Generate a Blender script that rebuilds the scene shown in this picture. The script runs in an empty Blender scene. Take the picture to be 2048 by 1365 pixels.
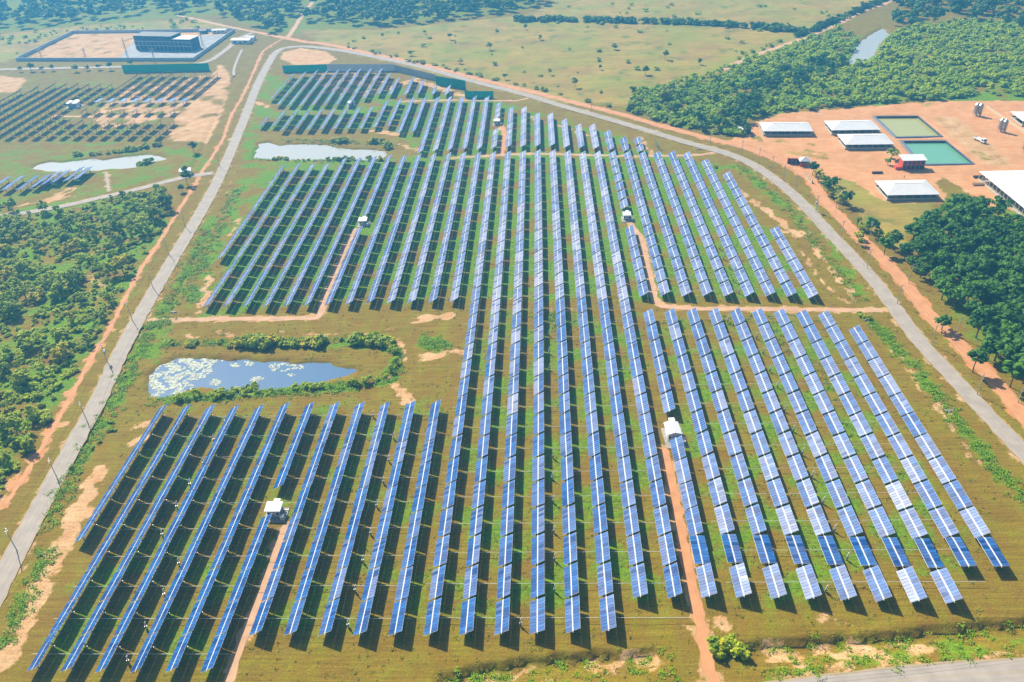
import bpy, math, random
import numpy as np
from mathutils import Vector, Matrix
random.seed(7); rng = np.random.default_rng(7)
S = bpy.context.scene
R = math.radians

# ------------------------------------------------------------------ camera
CH = 165.076                                    # drone height above the plain
PITCH, YAW, ROLL = 0.5876363, -0.0497112, -0.0431636
FPX, CX, CY = 1593.0, 1024.0, 682.5             # focal length and centre in photograph pixels
_c, _s = math.cos(YAW), math.sin(YAW); _cp, _sp = math.cos(PITCH), math.sin(PITCH); _cr, _sr = math.cos(ROLL), math.sin(ROLL)
RIGHT = Vector((_c, -_s, 0)); FWH = Vector((_s, _c, 0)); UPZ = Vector((0, 0, 1))
FWD = FWH * _cp - UPZ * _sp; UP = FWH * _sp + UPZ * _cp
CR = RIGHT * _cr + UP * _sr; CU = UP * _cr - RIGHT * _sr
cam = bpy.data.objects.new("camera", bpy.data.cameras.new("camera")); S.collection.objects.link(cam)
cam.data.sensor_width = 36.0; cam.data.lens = 36.0 * FPX / 2048.0; cam.data.clip_start = 1.0; cam.data.clip_end = 30000.0
m = Matrix((CR, CU, -FWD)).transposed().to_4x4(); m.translation = (0, 0, CH); cam.matrix_world = m
S.camera = cam

# ------------------------------------------------------------------ sky, sun, exposure
SUN_EL, SUN_AZ = R(43.0), R(-37.0)              # sun ahead of the camera and to its left (azimuth from +Y towards +X)
W = bpy.data.worlds.new("World"); S.world = W; W.use_nodes = True
nt = W.node_tree; nt.nodes.clear()
sky = nt.nodes.new("ShaderNodeTexSky"); sky.sky_type = 'NISHITA'; sky.sun_disc = False
sky.sun_elevation = SUN_EL; sky.sun_rotation = SUN_AZ; sky.dust_density = 3.0; sky.air_density = 1.2; sky.ozone_density = 1.5; sky.altitude = 100
bg = nt.nodes.new("ShaderNodeBackground"); bg.inputs[1].default_value = 0.062
wo = nt.nodes.new("ShaderNodeOutputWorld"); nt.links.new(sky.outputs[0], bg.inputs[0]); nt.links.new(bg.outputs[0], wo.inputs[0])
sl = bpy.data.lights.new("sun", 'SUN'); sl.energy = 5.0; sl.angle = R(0.53); sl.color = (1.0, 0.89, 0.71)
so = bpy.data.objects.new("sun", sl); S.collection.objects.link(so)
SUND = Vector((math.cos(SUN_EL) * math.sin(SUN_AZ), math.cos(SUN_EL) * math.cos(SUN_AZ), math.sin(SUN_EL)))
so.rotation_euler = SUND.to_track_quat('Z', 'Y').to_euler(); so.location = (-300, 300, 400)
S.view_settings.view_transform = 'Standard'; S.view_settings.look = 'None'; S.view_settings.exposure = 0.86; S.view_settings.gamma = 1.0
S.cycles.max_bounces = 5; S.cycles.volume_bounces = 1; S.cycles.use_denoising = True
S.cycles.sample_clamp_indirect = 4.0

# ------------------------------------------------------------------ photograph pixel <-> world
def G(u, v, z=0.0):
    a, b = u - CX, v - CY; px = _cr * a + _sr * b; py = -_sr * a + _cr * b
    d = RIGHT * (px / FPX) + FWD + UP * (-py / FPX)
    t = (z - CH) / d.z
    return Vector((d.x * t, d.y * t, z))
def Pj(p):
    q = Vector(p) - Vector((0, 0, CH)); d = q.dot(FWD)
    return CX + FPX * q.dot(CR) / d, CY - FPX * q.dot(CU) / d
def GL(pts, z=0.0): return [G(u, v, z) for u, v in pts]
def zpt(ox, oy, k, pts): return [(ox + x * k, oy + y * k) for x, y in pts]

# ------------------------------------------------------------------ mesh helper
class MB:
    def __init__(s): s.v = []; s.f = []; s.m = []
    def quad(s, a, b, c, d, m=0):
        n = len(s.v); s.v += [tuple(a), tuple(b), tuple(c), tuple(d)]; s.f.append((n, n + 1, n + 2, n + 3)); s.m.append(m)
    def poly(s, pts, m=0):
        n = len(s.v); s.v += [tuple(p) for p in pts]; s.f.append(tuple(range(n, n + len(pts)))); s.m.append(m)
    def box(s, x0, x1, y0, y1, z0, z1, m=0, M=None):
        P = [Vector(p) for p in ((x0,y0,z0),(x1,y0,z0),(x1,y1,z0),(x0,y1,z0),(x0,y0,z1),(x1,y0,z1),(x1,y1,z1),(x0,y1,z1))]
        if M is not None: P = [M @ p for p in P]
        n = len(s.v); s.v += [tuple(p) for p in P]
        for f in ((0,3,2,1),(4,5,6,7),(0,1,5,4),(1,2,6,5),(2,3,7,6),(3,0,4,7)): s.f.append(tuple(n + i for i in f)); s.m.append(m)
    def tube(s, pts, r0, r1=None, n=8, m=0, cap=True):
        r1 = r0 if r1 is None else r1; pts = [Vector(p) for p in pts]; K = len(pts); base = len(s.v)
        for i, p in enumerate(pts):
            d = (pts[min(i + 1, K - 1)] - pts[max(i - 1, 0)]).normalized()
            a = d.orthogonal().normalized() if abs(d.z) > .9 else d.cross(Vector((0, 0, 1))).normalized(); b = d.cross(a)
            r = r0 + (r1 - r0) * i / max(1, K - 1)
            for k in range(n):
                t = 2 * math.pi * k / n; s.v.append(tuple(p + (a * math.cos(t) + b * math.sin(t)) * r))
        for i in range(K - 1):
            for k in range(n):
                s.f.append((base + i*n + k, base + i*n + (k+1) % n, base + (i+1)*n + (k+1) % n, base + (i+1)*n + k)); s.m.append(m)
        if cap:
            s.f.append(tuple(base + k for k in range(n))[::-1]); s.m.append(m)
            s.f.append(tuple(base + (K-1)*n + k for k in range(n))); s.m.append(m)
    def mesh(s, name, mats):
        me = bpy.data.meshes.new(name); me.from_pydata(s.v, [], s.f)
        for x in (mats if isinstance(mats, (list, tuple)) else [mats]): me.materials.append(x)
        me.polygons.foreach_set("material_index", s.m); me.update(); return me
    def build(s, name, mats, parent=None):
        return link(bpy.data.objects.new(name, s.mesh(name, mats)), parent)
def link(o, parent=None):
    S.collection.objects.link(o)
    if parent is not None: o.parent = parent
    return o
def obj(name, me, parent=None): return link(bpy.data.objects.new(name, me), parent)
def tag(o, label=None, cat=None, group=None, kind=None):
    if label: o["label"] = label
    if cat: o["category"] = cat
    if group: o["group"] = group
    if kind: o["kind"] = kind
    return o
def empty(name, loc, rz=0.0):
    o = bpy.data.objects.new(name, None); o.location = loc; o.rotation_euler = (0, 0, rz); o.empty_display_size = .5
    S.collection.objects.link(o); return o
def copy_tree(src, kids=None):
    c = src.copy(); S.collection.objects.link(c)
    for k in src.children:
        d = k.copy(); S.collection.objects.link(d); d.parent = c
        for g in k.children:
            e = g.copy(); S.collection.objects.link(e); e.parent = d
    return c
ORD = ["nearest", "second", "third", "fourth", "fifth", "sixth", "seventh", "eighth", "ninth", "tenth", "eleventh", "twelfth", "thirteenth", "fourteenth", "fifteenth", "sixteenth", "seventeenth", "eighteenth", "nineteenth", "twentieth"]
def ordn(n):
    b = ["first"] + ORD[1:]
    if n <= 20: return b[n - 1]
    if n < 30: return "twenty-" + b[n - 21]
    return "thirtieth" if n == 30 else "thirty-" + b[n - 31]

# ------------------------------------------------------------------ materials
def node_mat(name):
    mt = bpy.data.materials.new(name); mt.use_nodes = True
    return mt, mt.node_tree.nodes, mt.node_tree.links, mt.node_tree.nodes["Principled BSDF"]
def mat(name, col, rough=0.6, var=0.15, scale=3.0, metal=0.0, spec=0.3, bump=0.0, objvar=0.0):
    mt, N, L, P = node_mat(name)
    P.inputs["Roughness"].default_value = rough; P.inputs["Metallic"].default_value = metal; P.inputs["Specular IOR Level"].default_value = spec
    tc = N.new("ShaderNodeTexCoord"); no = N.new("ShaderNodeTexNoise"); no.inputs["Scale"].default_value = scale; no.inputs["Detail"].default_value = 5
    L.new(tc.outputs["Object"], no.inputs["Vector"])
    mr = N.new("ShaderNodeMapRange"); mr.inputs[1].default_value = .3; mr.inputs[2].default_value = .7
    mr.inputs[3].default_value = 1 - var; mr.inputs[4].default_value = 1 + var; L.new(no.outputs["Fac"], mr.inputs[0])
    fac = mr.outputs[0]
    if objvar:
        oi = N.new("ShaderNodeObjectInfo"); m2 = N.new("ShaderNodeMapRange"); m2.inputs[3].default_value = 1 - objvar; m2.inputs[4].default_value = 1 + objvar
        L.new(oi.outputs["Random"], m2.inputs[0]); mu = N.new("ShaderNodeMath"); mu.operation = 'MULTIPLY'; L.new(fac, mu.inputs[0]); L.new(m2.outputs[0], mu.inputs[1]); fac = mu.outputs[0]
    mx = N.new("ShaderNodeVectorMath"); mx.operation = 'SCALE'; mx.inputs[0].default_value = col; L.new(fac, mx.inputs["Scale"])
    L.new(mx.outputs[0], P.inputs["Base Color"])
    if bump:
        b = N.new("ShaderNodeBump"); b.inputs["Strength"].default_value = bump; L.new(no.outputs["Fac"], b.inputs["Height"]); L.new(b.outputs[0], P.inputs["Normal"])
    return mt
M = {}
M["steel"] = mat("galvanised_steel", (.36, .37, .38), .45, .15, 2, .5)
M["alu"] = mat("aluminium_frame", (.60, .64, .70), .6, .08, 2, 0, .15)
M["white"] = mat("white_paint", (.78, .78, .76), .5, .06, 1.5)
M["backsheet"] = mat("backsheet", (.07, .09, .14), .6, .1, 2)
M["rail"] = mat("pale_rail", (.55, .58, .63), .6, .08, 2, 0, .15)
M["rod"] = mat("white_rod", (.7, .72, .7), .4, .1, 1)
M["roofw"] = mat("white_metal_roof", (.60, .62, .65), .5, .06, .6)
M["concrete"] = mat("concrete", (.30, .29, .28), .8, .2, 1.2)
M["pole"] = mat("pole_concrete", (.48, .46, .44), .8, .12, 1.5)
M["dark"] = mat("dark_grey", (.06, .065, .075), .6, .2, 2)
M["wire"] = mat("cable_black", (.03, .03, .035), .5, .1, 2)
M["wall"] = mat("grey_wall", (.52, .53, .58), .7, .15, 1)
M["cream"] = mat("cream_wall", (.55, .47, .33), .7, .1, 1)
M["red"] = mat("red_paint", (.55, .075, .03), .5, .15, 1)
M["glass"] = mat("window_glass", (.02, .03, .05), .1, .1, 2, 0, .6)
M["bluesteel"] = mat("blue_cladding", (.02, .045, .10), .6, .15, .3)
M["timber"] = mat("timber_post", (.38, .25, .14), .7, .2, 1)
M["soilstack"] = mat("stacked_bars", (.05, .045, .05), .6, .3, 4)
M["tyre"] = mat("tyre_rubber", (.02, .02, .02), .8, .1, 3)
M["silo"] = mat("silo_metal", (.4, .43, .48), .35, .12, 1, .6)

def panel_material():
    mt, N, L, P = node_mat("solar_cells")
    at = N.new("ShaderNodeAttribute"); at.attribute_name = "tr"; oi = N.new("ShaderNodeObjectInfo")
    ad = N.new("ShaderNodeMath"); ad.operation = 'ADD'; L.new(at.outputs["Fac"], ad.inputs[0]); L.new(oi.outputs["Random"], ad.inputs[1])
    fr = N.new("ShaderNodeMath"); fr.operation = 'FRACT'; L.new(ad.outputs[0], fr.inputs[0])
    am = N.new("ShaderNodeAttribute"); am.attribute_name = "md"
    # per-module shade of blue
    mx = N.new("ShaderNodeMix"); mx.data_type = 'RGBA'; mx.inputs[6].default_value = (.003, .045, .20, 1); mx.inputs[7].default_value = (.010, .12, .40, 1)
    L.new(am.outputs["Fac"], mx.inputs[0])
    # per-table film: dust plus painted sky sheen and glare, fainter on some modules
    ad2 = N.new("ShaderNodeAttribute"); ad2.attribute_name = "dust_sheen"; sc_ = N.new("ShaderNodeSeparateColor"); L.new(oi.outputs["Color"], sc_.inputs[0])
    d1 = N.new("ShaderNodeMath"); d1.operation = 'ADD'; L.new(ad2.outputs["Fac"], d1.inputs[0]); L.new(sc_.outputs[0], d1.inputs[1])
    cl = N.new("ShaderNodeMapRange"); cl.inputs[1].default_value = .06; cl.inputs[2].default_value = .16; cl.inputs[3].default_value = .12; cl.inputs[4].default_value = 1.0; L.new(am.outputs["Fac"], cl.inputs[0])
    dust_sheen = N.new("ShaderNodeMath"); dust_sheen.operation = 'MULTIPLY'; dust_sheen.use_clamp = True; L.new(d1.outputs[0], dust_sheen.inputs[0]); L.new(cl.outputs[0], dust_sheen.inputs[1])
    m2 = N.new("ShaderNodeMix"); m2.data_type = 'RGBA'; m2.inputs[7].default_value = (.46, .46, .56, 1); L.new(dust_sheen.outputs[0], m2.inputs[0]); L.new(mx.outputs[2], m2.inputs[6])
    L.new(m2.outputs[2], P.inputs["Base Color"])
    ro = N.new("ShaderNodeMapRange"); ro.inputs[3].default_value = .34; ro.inputs[4].default_value = .50; L.new(fr.outputs[0], ro.inputs[0]); L.new(ro.outputs[0], P.inputs["Roughness"])
    P.inputs["Specular IOR Level"].default_value = 0.18
    return mt
M["panel"] = panel_material()

def leaf_material(name, dark, light, accent=None, trans=.22):
    mt, N, L, P = node_mat(name)
    oi = N.new("ShaderNodeObjectInfo"); at = N.new("ShaderNodeAttribute"); at.attribute_name = "lf"
    a = N.new("ShaderNodeMix"); a.data_type = 'RGBA'; a.inputs[6].default_value = (*dark, 1); a.inputs[7].default_value = (*light, 1)
    mm = N.new("ShaderNodeMath"); mm.operation = 'MULTIPLY_ADD'; mm.inputs[1].default_value = .55; L.new(at.outputs["Fac"], mm.inputs[0])
    m3 = N.new("ShaderNodeMath"); m3.operation = 'MULTIPLY'; m3.inputs[1].default_value = .55; L.new(oi.outputs["Random"], m3.inputs[0]); L.new(m3.outputs[0], mm.inputs[2])
    L.new(mm.outputs[0], a.inputs[0]); out = a.outputs[2]
    if accent:
        g = N.new("ShaderNodeMath"); g.operation = 'GREATER_THAN'; g.inputs[1].default_value = .86; L.new(oi.outputs["Random"], g.inputs[0])
        gm = N.new("ShaderNodeMath"); gm.operation = 'MULTIPLY'; gm.inputs[1].default_value = .75; L.new(g.outputs[0], gm.inputs[0])
        b = N.new("ShaderNodeMix"); b.data_type = 'RGBA'; b.inputs[7].default_value = (*accent, 1); L.new(gm.outputs[0], b.inputs[0]); L.new(out, b.inputs[6]); out = b.outputs[2]
    L.new(out, P.inputs["Base Color"]); P.inputs["Roughness"].default_value = .6; P.inputs["Specular IOR Level"].default_value = .15
    tr = N.new("ShaderNodeBsdfTranslucent"); L.new(out, tr.inputs[0]); ms = N.new("ShaderNodeMixShader"); ms.inputs[0].default_value = trans
    o = [n for n in N if n.type == 'OUTPUT_MATERIAL'][0]
    L.new(P.outputs[0], ms.inputs[1]); L.new(tr.outputs[0], ms.inputs[2]); L.new(ms.outputs[0], o.inputs[0]); return mt
M["screen"] = leaf_material("green_mesh_screen", (.05, .38, .30), (.07, .46, .38), None, .5)
M["screen2"] = leaf_material("faded_mesh_screen", (.46, .5, .52), (.54, .58, .60), None, .5)
M["leaf_scrub"] = leaf_material("scrub_leaves", (.09, .20, .012), (.50, .56, .015), (.58, .50, .02))
M["leaf_dark"] = leaf_material("plantation_leaves", (.012, .08, .014), (.13, .30, .022))
M["leaf_lime"] = leaf_material("lime_leaves", (.20, .36, .010), (.52, .62, .010))
M["leaf_far"] = leaf_material("far_leaves", (.03, .10, .02), (.20, .32, .02), (.32, .32, .03))
M["leaf_weed"] = leaf_material("weed_leaves", (.10, .24, .004), (.32, .50, .006))
M["leaf_dry"] = leaf_material("dry_grass_leaves", (.12, .11, .01), (.30, .34, .03))
M["bark"] = mat("bark", (.13, .09, .06), .9, .3, 4)

# ------------------------------------------------------------------ site plan, traced and laid out in metres
ROADL = [(-80,1330),(-30,1230),(50,1072),(142,900),(197,800),(247.5,693),(312.7,576),(381.8,458.6),(415.6,400),(445,342),(488.5,239),(515,171),(541.5,120),(556,103),(574,96),(610,94),(650,97.5),(700,105),(756.5,116),(842,134.7),(910,153.5),(979,172),(1047,189),(1115.6,210),(1192,231.5),(1285,259),(1378,287),(1447,305.6),(1503,329),(1563,370),(1609,412),(1655.6,463),(1702,511.6),(1748,562.5),(1781,606),(1837.7,681.7),(1905,755),(1975.5,831),(2034,892.6),(2120,990)]
ROADB = [(1400,1412),(1580,1388),(1861,1356),(2048,1344),(2300,1326)]
ROADS = [(425,347),(376,354),(325,366),(273.6,379.6),(205,395),(130,412),(40,428),(-60,440)]
ROADT = [(-80,140.5),(0,139.5),(171,136),(342,131.7),(410,125),(444.6,106),(479,78),(505,66)]
TR = {  # dirt tracks: pixel polyline, width in metres
 "a": ([(520,66),(568,76),(610,84),(654,89),(756.5,110.8),(842,128),(944.6,155),(1013,172),(1100,193),(1183,214),(1239,228),(1308,247.7),(1401,273),(1493.5,296),(1563,324),(1618.5,356.5),(1646,398),(1678.7,433),(1716,472),(1762,514),(1808,565),(1867,640.6),(1902,670),(1946,720),(1990,763.7),(2048,834),(2110,905)], 5.8),
 "b": ([(1432,1400),(1427,1365),(1414,1317.7),(1403,1262.7),(1394.5,1218.8),(1381,1164),(1372.5,1120),(1363.7,1076),(1356,1024),(1339,951),(1327,897)], 3.1),
 "c": ([(1258,445),(1283,480),(1294.5,530.5),(1305,574.5),(1310.4,600),(1322,612),(1382,617.5),(1470,618),(1579.6,619.5),(1700,620.6),(1765,621)], 3.0),
 "d": ([(296,641),(410,639),(512,638),(600,636.5),(637,633),(652.4,585.5),(672,539),(696,484.4),(714,458)], 3.0),
 "e": ([(440,1400),(459,1359),(478.6,1298),(505,1230),(531,1166),(555.5,1098),(572,1050)], 2.4),
 "f": ([(904.5,316),(985,312),(1050,308),(1152.5,310),(1270,312.8),(1358,312),(1402.5,310),(1430,305)], 2.4),
 "g": ([(1004,309),(1008,266.5),(1002,250)], 3.0),
 "h": ([(806,203),(897,201),(1000,202),(1029,202),(1055,197)], 2.4),
 "i": ([(564,78.7),(526.7,102.6),(506,147),(485.6,191.5),(461.7,232.6),(448,273.6),(424,314.6),(403.6,345),(379.6,386.5),(355.7,424),(335,458),(310.6,496.7),(281,540.6),(252,593),(222.7,652),(190.4,704.7),(155,769),(110,850),(60,935),(10,1010)], 1.7),
 "j": ([(110,233.5),(200,233.5),(300,233.5),(356,231)], 3.0),
 "k": ([(355,31),(444.6,51),(513,65),(575,77)], 4.0),
 "l": ([(575,76),(590,55),(602,34),(626,3),(650,-30)], 4.0),
 "m": ([(1438,143.5),(1498,115.7),(1563,92.6),(1609,76),(1669.5,51),(1725,23),(1767,9),(1830,-20)], 5.0),
 "n": ([(218,384),(212,345)], 1.6),
}
PONDS = {
 "front": zpt(250,600,.3418,[(140,430),(200,375),(290,345),(380,330),(560,345),(700,350),(950,360),(1180,365),(1240,385),(1320,395),(1355,402),(1290,440),(1150,470),(950,500),(800,525),(650,540),(560,522),(520,508),(420,500),(330,530),(300,545),(210,565),(145,560),(150,490)]),
 "upper": [(506,316),(514,300),(517,286),(537,283),(560,290),(602,287),(646,288),(690,297),(734,298),(768,300),(775,306),(762,317),(734,318.5),(686,318),(598,319),(540,317)],
 "west": [(63,335),(76,328),(102,322),(132,323),(183,316),(205,319),(249,312),(302.6,308),(322,311),(330,317),(301,323),(273.6,333),(191.5,339),(110,342)],
 "river": zpt(1100,0,.463,[(1440,120),(1470,150),(1425,185),(1400,235),(1345,272),(1290,275),(1320,205),(1345,175),(1400,140)]),
}
LINED = {"olive": zpt(1448,180,.293,[(1020,180),(1325,178),(1493,318),(1172,325)]),
         "teal": zpt(1448,180,.293,[(1208,348),(1515,346),(1712,506),(1340,512)])}
BANK = [([(860,1360),(988,1329),(1075.8,1318),(1185.6,1309),(1251,1306.7),(1335,1303)], 1.5), ([(1470,1293),(1552.7,1284.7),(1607,1281),(1673.5,1276),(1750,1271.5),(1848,1262),(2048,1240),(2250,1216)], 1.7)]
DITCH = [([(470,150),(448,202),(425,250),(405,295),(385,335)], 1.0, 1.8),
         ([(418,455),(381,532),(351.6,590),(337,622.7)], .9, 1.8), ([(283,655),(262,720),(235,780),(190,860),(150,930)], .7, 2.0)]

def pn(x, y, s, k=0.0):                          # cheap smooth noise, about -1..1
    x = x / s; y = y / s
    return (np.sin(1.7*x + 2.3*np.sin(.9*y + k) + k) + np.sin(2.1*y + 1.9*np.sin(1.1*x - k) + 1.3*k) + .6*np.sin(3.7*x - 3.1*y + 2*k + 1.5*np.sin(1.3*y + x))) / 2.6
def dist_line(X, Y, pts):
    d = np.full(X.shape, 1e9)
    for a, b in zip(pts[:-1], pts[1:]):
        dx, dy = b[0]-a[0], b[1]-a[1]; t = np.clip(((X-a[0])*dx + (Y-a[1])*dy) / (dx*dx + dy*dy + 1e-9), 0, 1)
        d = np.minimum(d, np.hypot(X - a[0] - t*dx, Y - a[1] - t*dy))
    return d
def inside(X, Y, pts):
    r = np.zeros(X.shape, bool); n = len(pts)
    for i in range(n):
        a, b = pts[i], pts[(i+1) % n]
        c = ((a[1] > Y) != (b[1] > Y)); xi = (b[0]-a[0]) * (Y - a[1]) / ((b[1]-a[1]) if abs(b[1]-a[1]) > 1e-9 else 1e-9) + a[0]
        r ^= c & (X < xi)
    return r
def sdist(X, Y, pts):                             # negative inside
    d = dist_line(X, Y, list(pts) + [pts[0]]); return np.where(inside(X, Y, pts), -d, d)
def smooth(a, b, x):
    t = np.clip((x - a) / (b - a), 0, 1); return t*t*(3 - 2*t)
PW = {k: GL(v) for k, v in PONDS.items()}; LW = {k: GL(v) for k, v in LINED.items()}
DW = [(GL(p), d, w) for p, d, w in DITCH]; BW = [(GL(p), d) for p, d in BANK]
def height(X, Y):
    X = np.asarray(X, float); Y = np.asarray(Y, float); Z = np.zeros(X.shape)
    for k, p in PW.items():
        bx = [q.x for q in p]; by = [q.y for q in p]
        msk = (X > min(bx)-12) & (X < max(bx)+12) & (Y > min(by)-12) & (Y < max(by)+12)
        if msk.any(): d = sdist(X[msk] + 1.0*pn(X[msk], Y[msk], 3.5), Y[msk] + 1.0*pn(X[msk], Y[msk], 4.1, 2), p); Z[msk] = np.minimum(Z[msk], -1.6 * (1 - smooth(-2.5, 2.5, d)))
    for k, p in LW.items():
        bx = [q.x for q in p]; by = [q.y for q in p]
        msk = (X > min(bx)-12) & (X < max(bx)+12) & (Y > min(by)-12) & (Y < max(by)+12)
        if msk.any(): d = sdist(X[msk], Y[msk], p); Z[msk] = np.minimum(Z[msk], -2.5 * (1 - smooth(-1.5, 1.0, d)))
    for p, dep, w in DW:
        bx = [q.x for q in p]; by = [q.y for q in p]
        msk = (X > min(bx)-8) & (X < max(bx)+8) & (Y > min(by)-8) & (Y < max(by)+8)
        if msk.any(): d = dist_line(X[msk] + .7*pn(X[msk], Y[msk], 3), Y[msk] + .7*pn(X[msk], Y[msk], 2.6, 3), p); Z[msk] = np.minimum(Z[msk], -dep * (1 - smooth(.2, w, d)))
    for p, dep in BW:
        bx = [q.x for q in p]; by = [q.y for q in p]; xx = X + .8*pn(X, Y, 4); yl = np.interp(xx, bx, by) + .5*pn(X, X*.3, 3) + .3*pn(X, X*.2, 1.1)
        s_ = Y - yl; e = smooth(bx[0], bx[0]+5, X) * (1 - smooth(bx[-1]-5, bx[-1], X))
        Z = np.where((s_ < .6) & (s_ > -9), np.minimum(Z, -dep * e * (1 - smooth(-.1, .6, s_)) * (1 - smooth(1.0, 8.5, -s_))), Z)
    return Z

# ------------------------------------------------------------------ ground sheet with painted cover (lush grass, bare soil, pale meadow, orange soil)
def axis(segs):
    o = []
    for a, b, s0, s1 in segs:
        x = a
        while x < b: o.append(x); x += s0 + (s1 - s0) * (x - a) / (b - a)
    o.append(segs[-1][1]); return np.array(o)
pos = axis([(0, 170, 1.15, 1.15), (170, 600, 1.15, 4.5), (600, 6000, 6, 900)])
gx = np.concatenate([-pos[:0:-1], pos])
gy = np.concatenate([[-5000, -1500, -400, -100, 0, 50, 75], axis([(90, 320, .85, 1.3), (320, 1000, 1.3, 4.2), (1000, 12000, 6, 1500)])])
GX, GY = np.meshgrid(gx, gy); fx, fy = GX.ravel(), GY.ravel()
gz = height(fx, fy) + .10 * pn(fx, fy, 7) + .06 * pn(fx, fy, 2.9, 1.7)
far = smooth(900, 2500, np.hypot(fx, fy)); gz += far * 14 * (1 + pn(fx, fy, 400))
LUSH = np.zeros(fx.size); SOIL = np.zeros(fx.size); PALE = np.zeros(fx.size); ORNG = np.zeros(fx.size)
wx = fx + 1.3*pn(fx, fy, 4.0, .3) + .6*pn(fx, fy, 1.6, 1.1); wy = fy + 1.3*pn(fx, fy, 3.6, 2.2) + .6*pn(fx, fy, 1.7, 4.1)
def stroke(A, px, w, val=1.0, soft=1.2, breakup=0.0, bs=5.0, k=0.0):
    p = GL(px); bx = [q.x for q in p]; by = [q.y for q in p]; mg = w + soft + 3
    i = np.where((fx > min(bx)-mg) & (fx < max(bx)+mg) & (fy > min(by)-mg) & (fy < max(by)+mg))[0]
    if not i.size: return
    d = dist_line(wx[i], wy[i], p); v = val * (1 - smooth(w - soft, w + soft, d))
    if breakup: v = v * smooth(-breakup, .7, pn(fx[i], fy[i], bs, k) + .35)
    A[i] = np.maximum(A[i], v)
def area(A, px, val=1.0, soft=2.0, mode="max", breakup=None, bs=8.0, k=0.0):
    p = GL(px); bx = [q.x for q in p]; by = [q.y for q in p]; mg = soft + 4
    i = np.where((fx > min(bx)-mg) & (fx < max(bx)+mg) & (fy > min(by)-mg) & (fy < max(by)+mg))[0]
    if not i.size: return
    d = sdist(wx[i], wy[i], p); v = val * (1 - smooth(-soft, soft, d))
    if breakup is not None: v = v * smooth(-breakup, .8, pn(fx[i], fy[i], bs, k) + .3)
    if mode == "max": A[i] = np.maximum(A[i], v)
    else: A[i] = A[i] * (1 - v)
# meadow beyond the road, dry hillside
area(PALE, [(640,92),(1100,205),(1250,212),(1430,150),(1600,80),(1790,-10),(1120,-10),(1060,30),(760,60),(600,60)], .95, 8)
area(PALE, [(-60,75),(160,52),(400,35),(470,60),(440,70),(130,68),(10,125),(-80,140)], .8, 8)
area(PALE, [(1700,100),(1900,60),(2100,30),(2100,120),(1900,150)], .4, 6)
area(PALE, [(1600,345),(1700,360),(1800,395),(1880,400),(1800,500),(1760,480),(1690,400)], .75, 3)
# lush verges
for px, w, v in (([(470,420),(420,520),(385,610)], 3.5, .9), ([(430,430),(390,510),(350,590),(318,632)], 3.2, .8), ([(295,665),(262,740),(200,850),(150,935)], 3.0, .95), ([(330,655),(300,720)], 4, .7),
                 ([(760,690),(790,720),(780,760),(700,775),(560,780),(420,790),(340,800)], 3.0, 1.0), ([(560,680),(650,690),(740,690)], 2.5, .8), ([(1740,640),(1800,700),(1880,800),(1960,900),(2040,1000)], 2.6, .8),
                 ([(1600,390),(1660,480),(1720,590)], 3.0, .8), ([(1380,330),(1480,335),(1545,390),(1600,440)], 4, .8), ([(500,260),(505,300),(500,330)], 5, .9), ([(520,330),(640,324),(780,322)], 3.5, .9),
                 ([(860,250),(820,300)], 4, .6), ([(490,360),(470,410)], 4, .9), ([(850,680),(880,690)], 5, .8), ([(1560,1365),(1700,1310),(2048,1290)], 3, .6), ([(180,290),(230,286)], 3, .9), ([(330,300),(380,310),(430,330)], 4, .8), ([(240,370),(330,352)], 5, .8)):
    stroke(LUSH, px, w, v, 1.8, .5, 5, w)
area(LUSH, [(520,330),(1000,300),(1290,300),(1440,330),(1640,600),(1320,600),(640,605),(400,640),(440,520)], .95, 6, "max", .75, 9, 1)
area(LUSH, [(1300,640),(1660,640),(1960,1120),(1600,1230),(1420,1200)], .68, 6, "max", .45, 7, 5)
area(LUSH, [(940,620),(1290,620),(1340,1200),(900,1270)], .68, 5, "max", .45, 8, 3)
area(LUSH, [(330,810),(900,800),(880,1280),(480,1270),(420,1345),(40,1345)], .5, 5, "max", .3, 8, 6)
area(LUSH, [(520,150),(960,190),(1300,290),(840,310),(780,260),(500,260)], .85, 5, "max", .7, 9, 2)
area(LUSH, [(-60,160),(420,150),(300,285),(-60,300)], .4, 6, "max", .3, 9, 2)
area(LUSH, [(-60,300),(380,290),(420,345),(200,395),(-60,420)], .55, 6, "max", .5, 10, 4)
area(LUSH, [(-60,420),(340,385),(345,450),(150,770),(-60,1050)], .85, 4, "max", .6, 11, 8)
area(LUSH, [(1260,215),(1440,150),(1620,80),(1740,70),(2100,30),(2100,212),(1640,212),(1480,240),(1380,262)], .95, 6, "max", .8, 14, 8)
area(LUSH, [(1830,440),(1950,385),(2120,420),(2120,800),(1990,740),(1880,600)], .5, 4)
area(LUSH, [(-100,-40),(1130,-40),(1060,20),(760,55),(560,72),(430,30),(130,55),(-100,75)], .5, 8)
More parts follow.
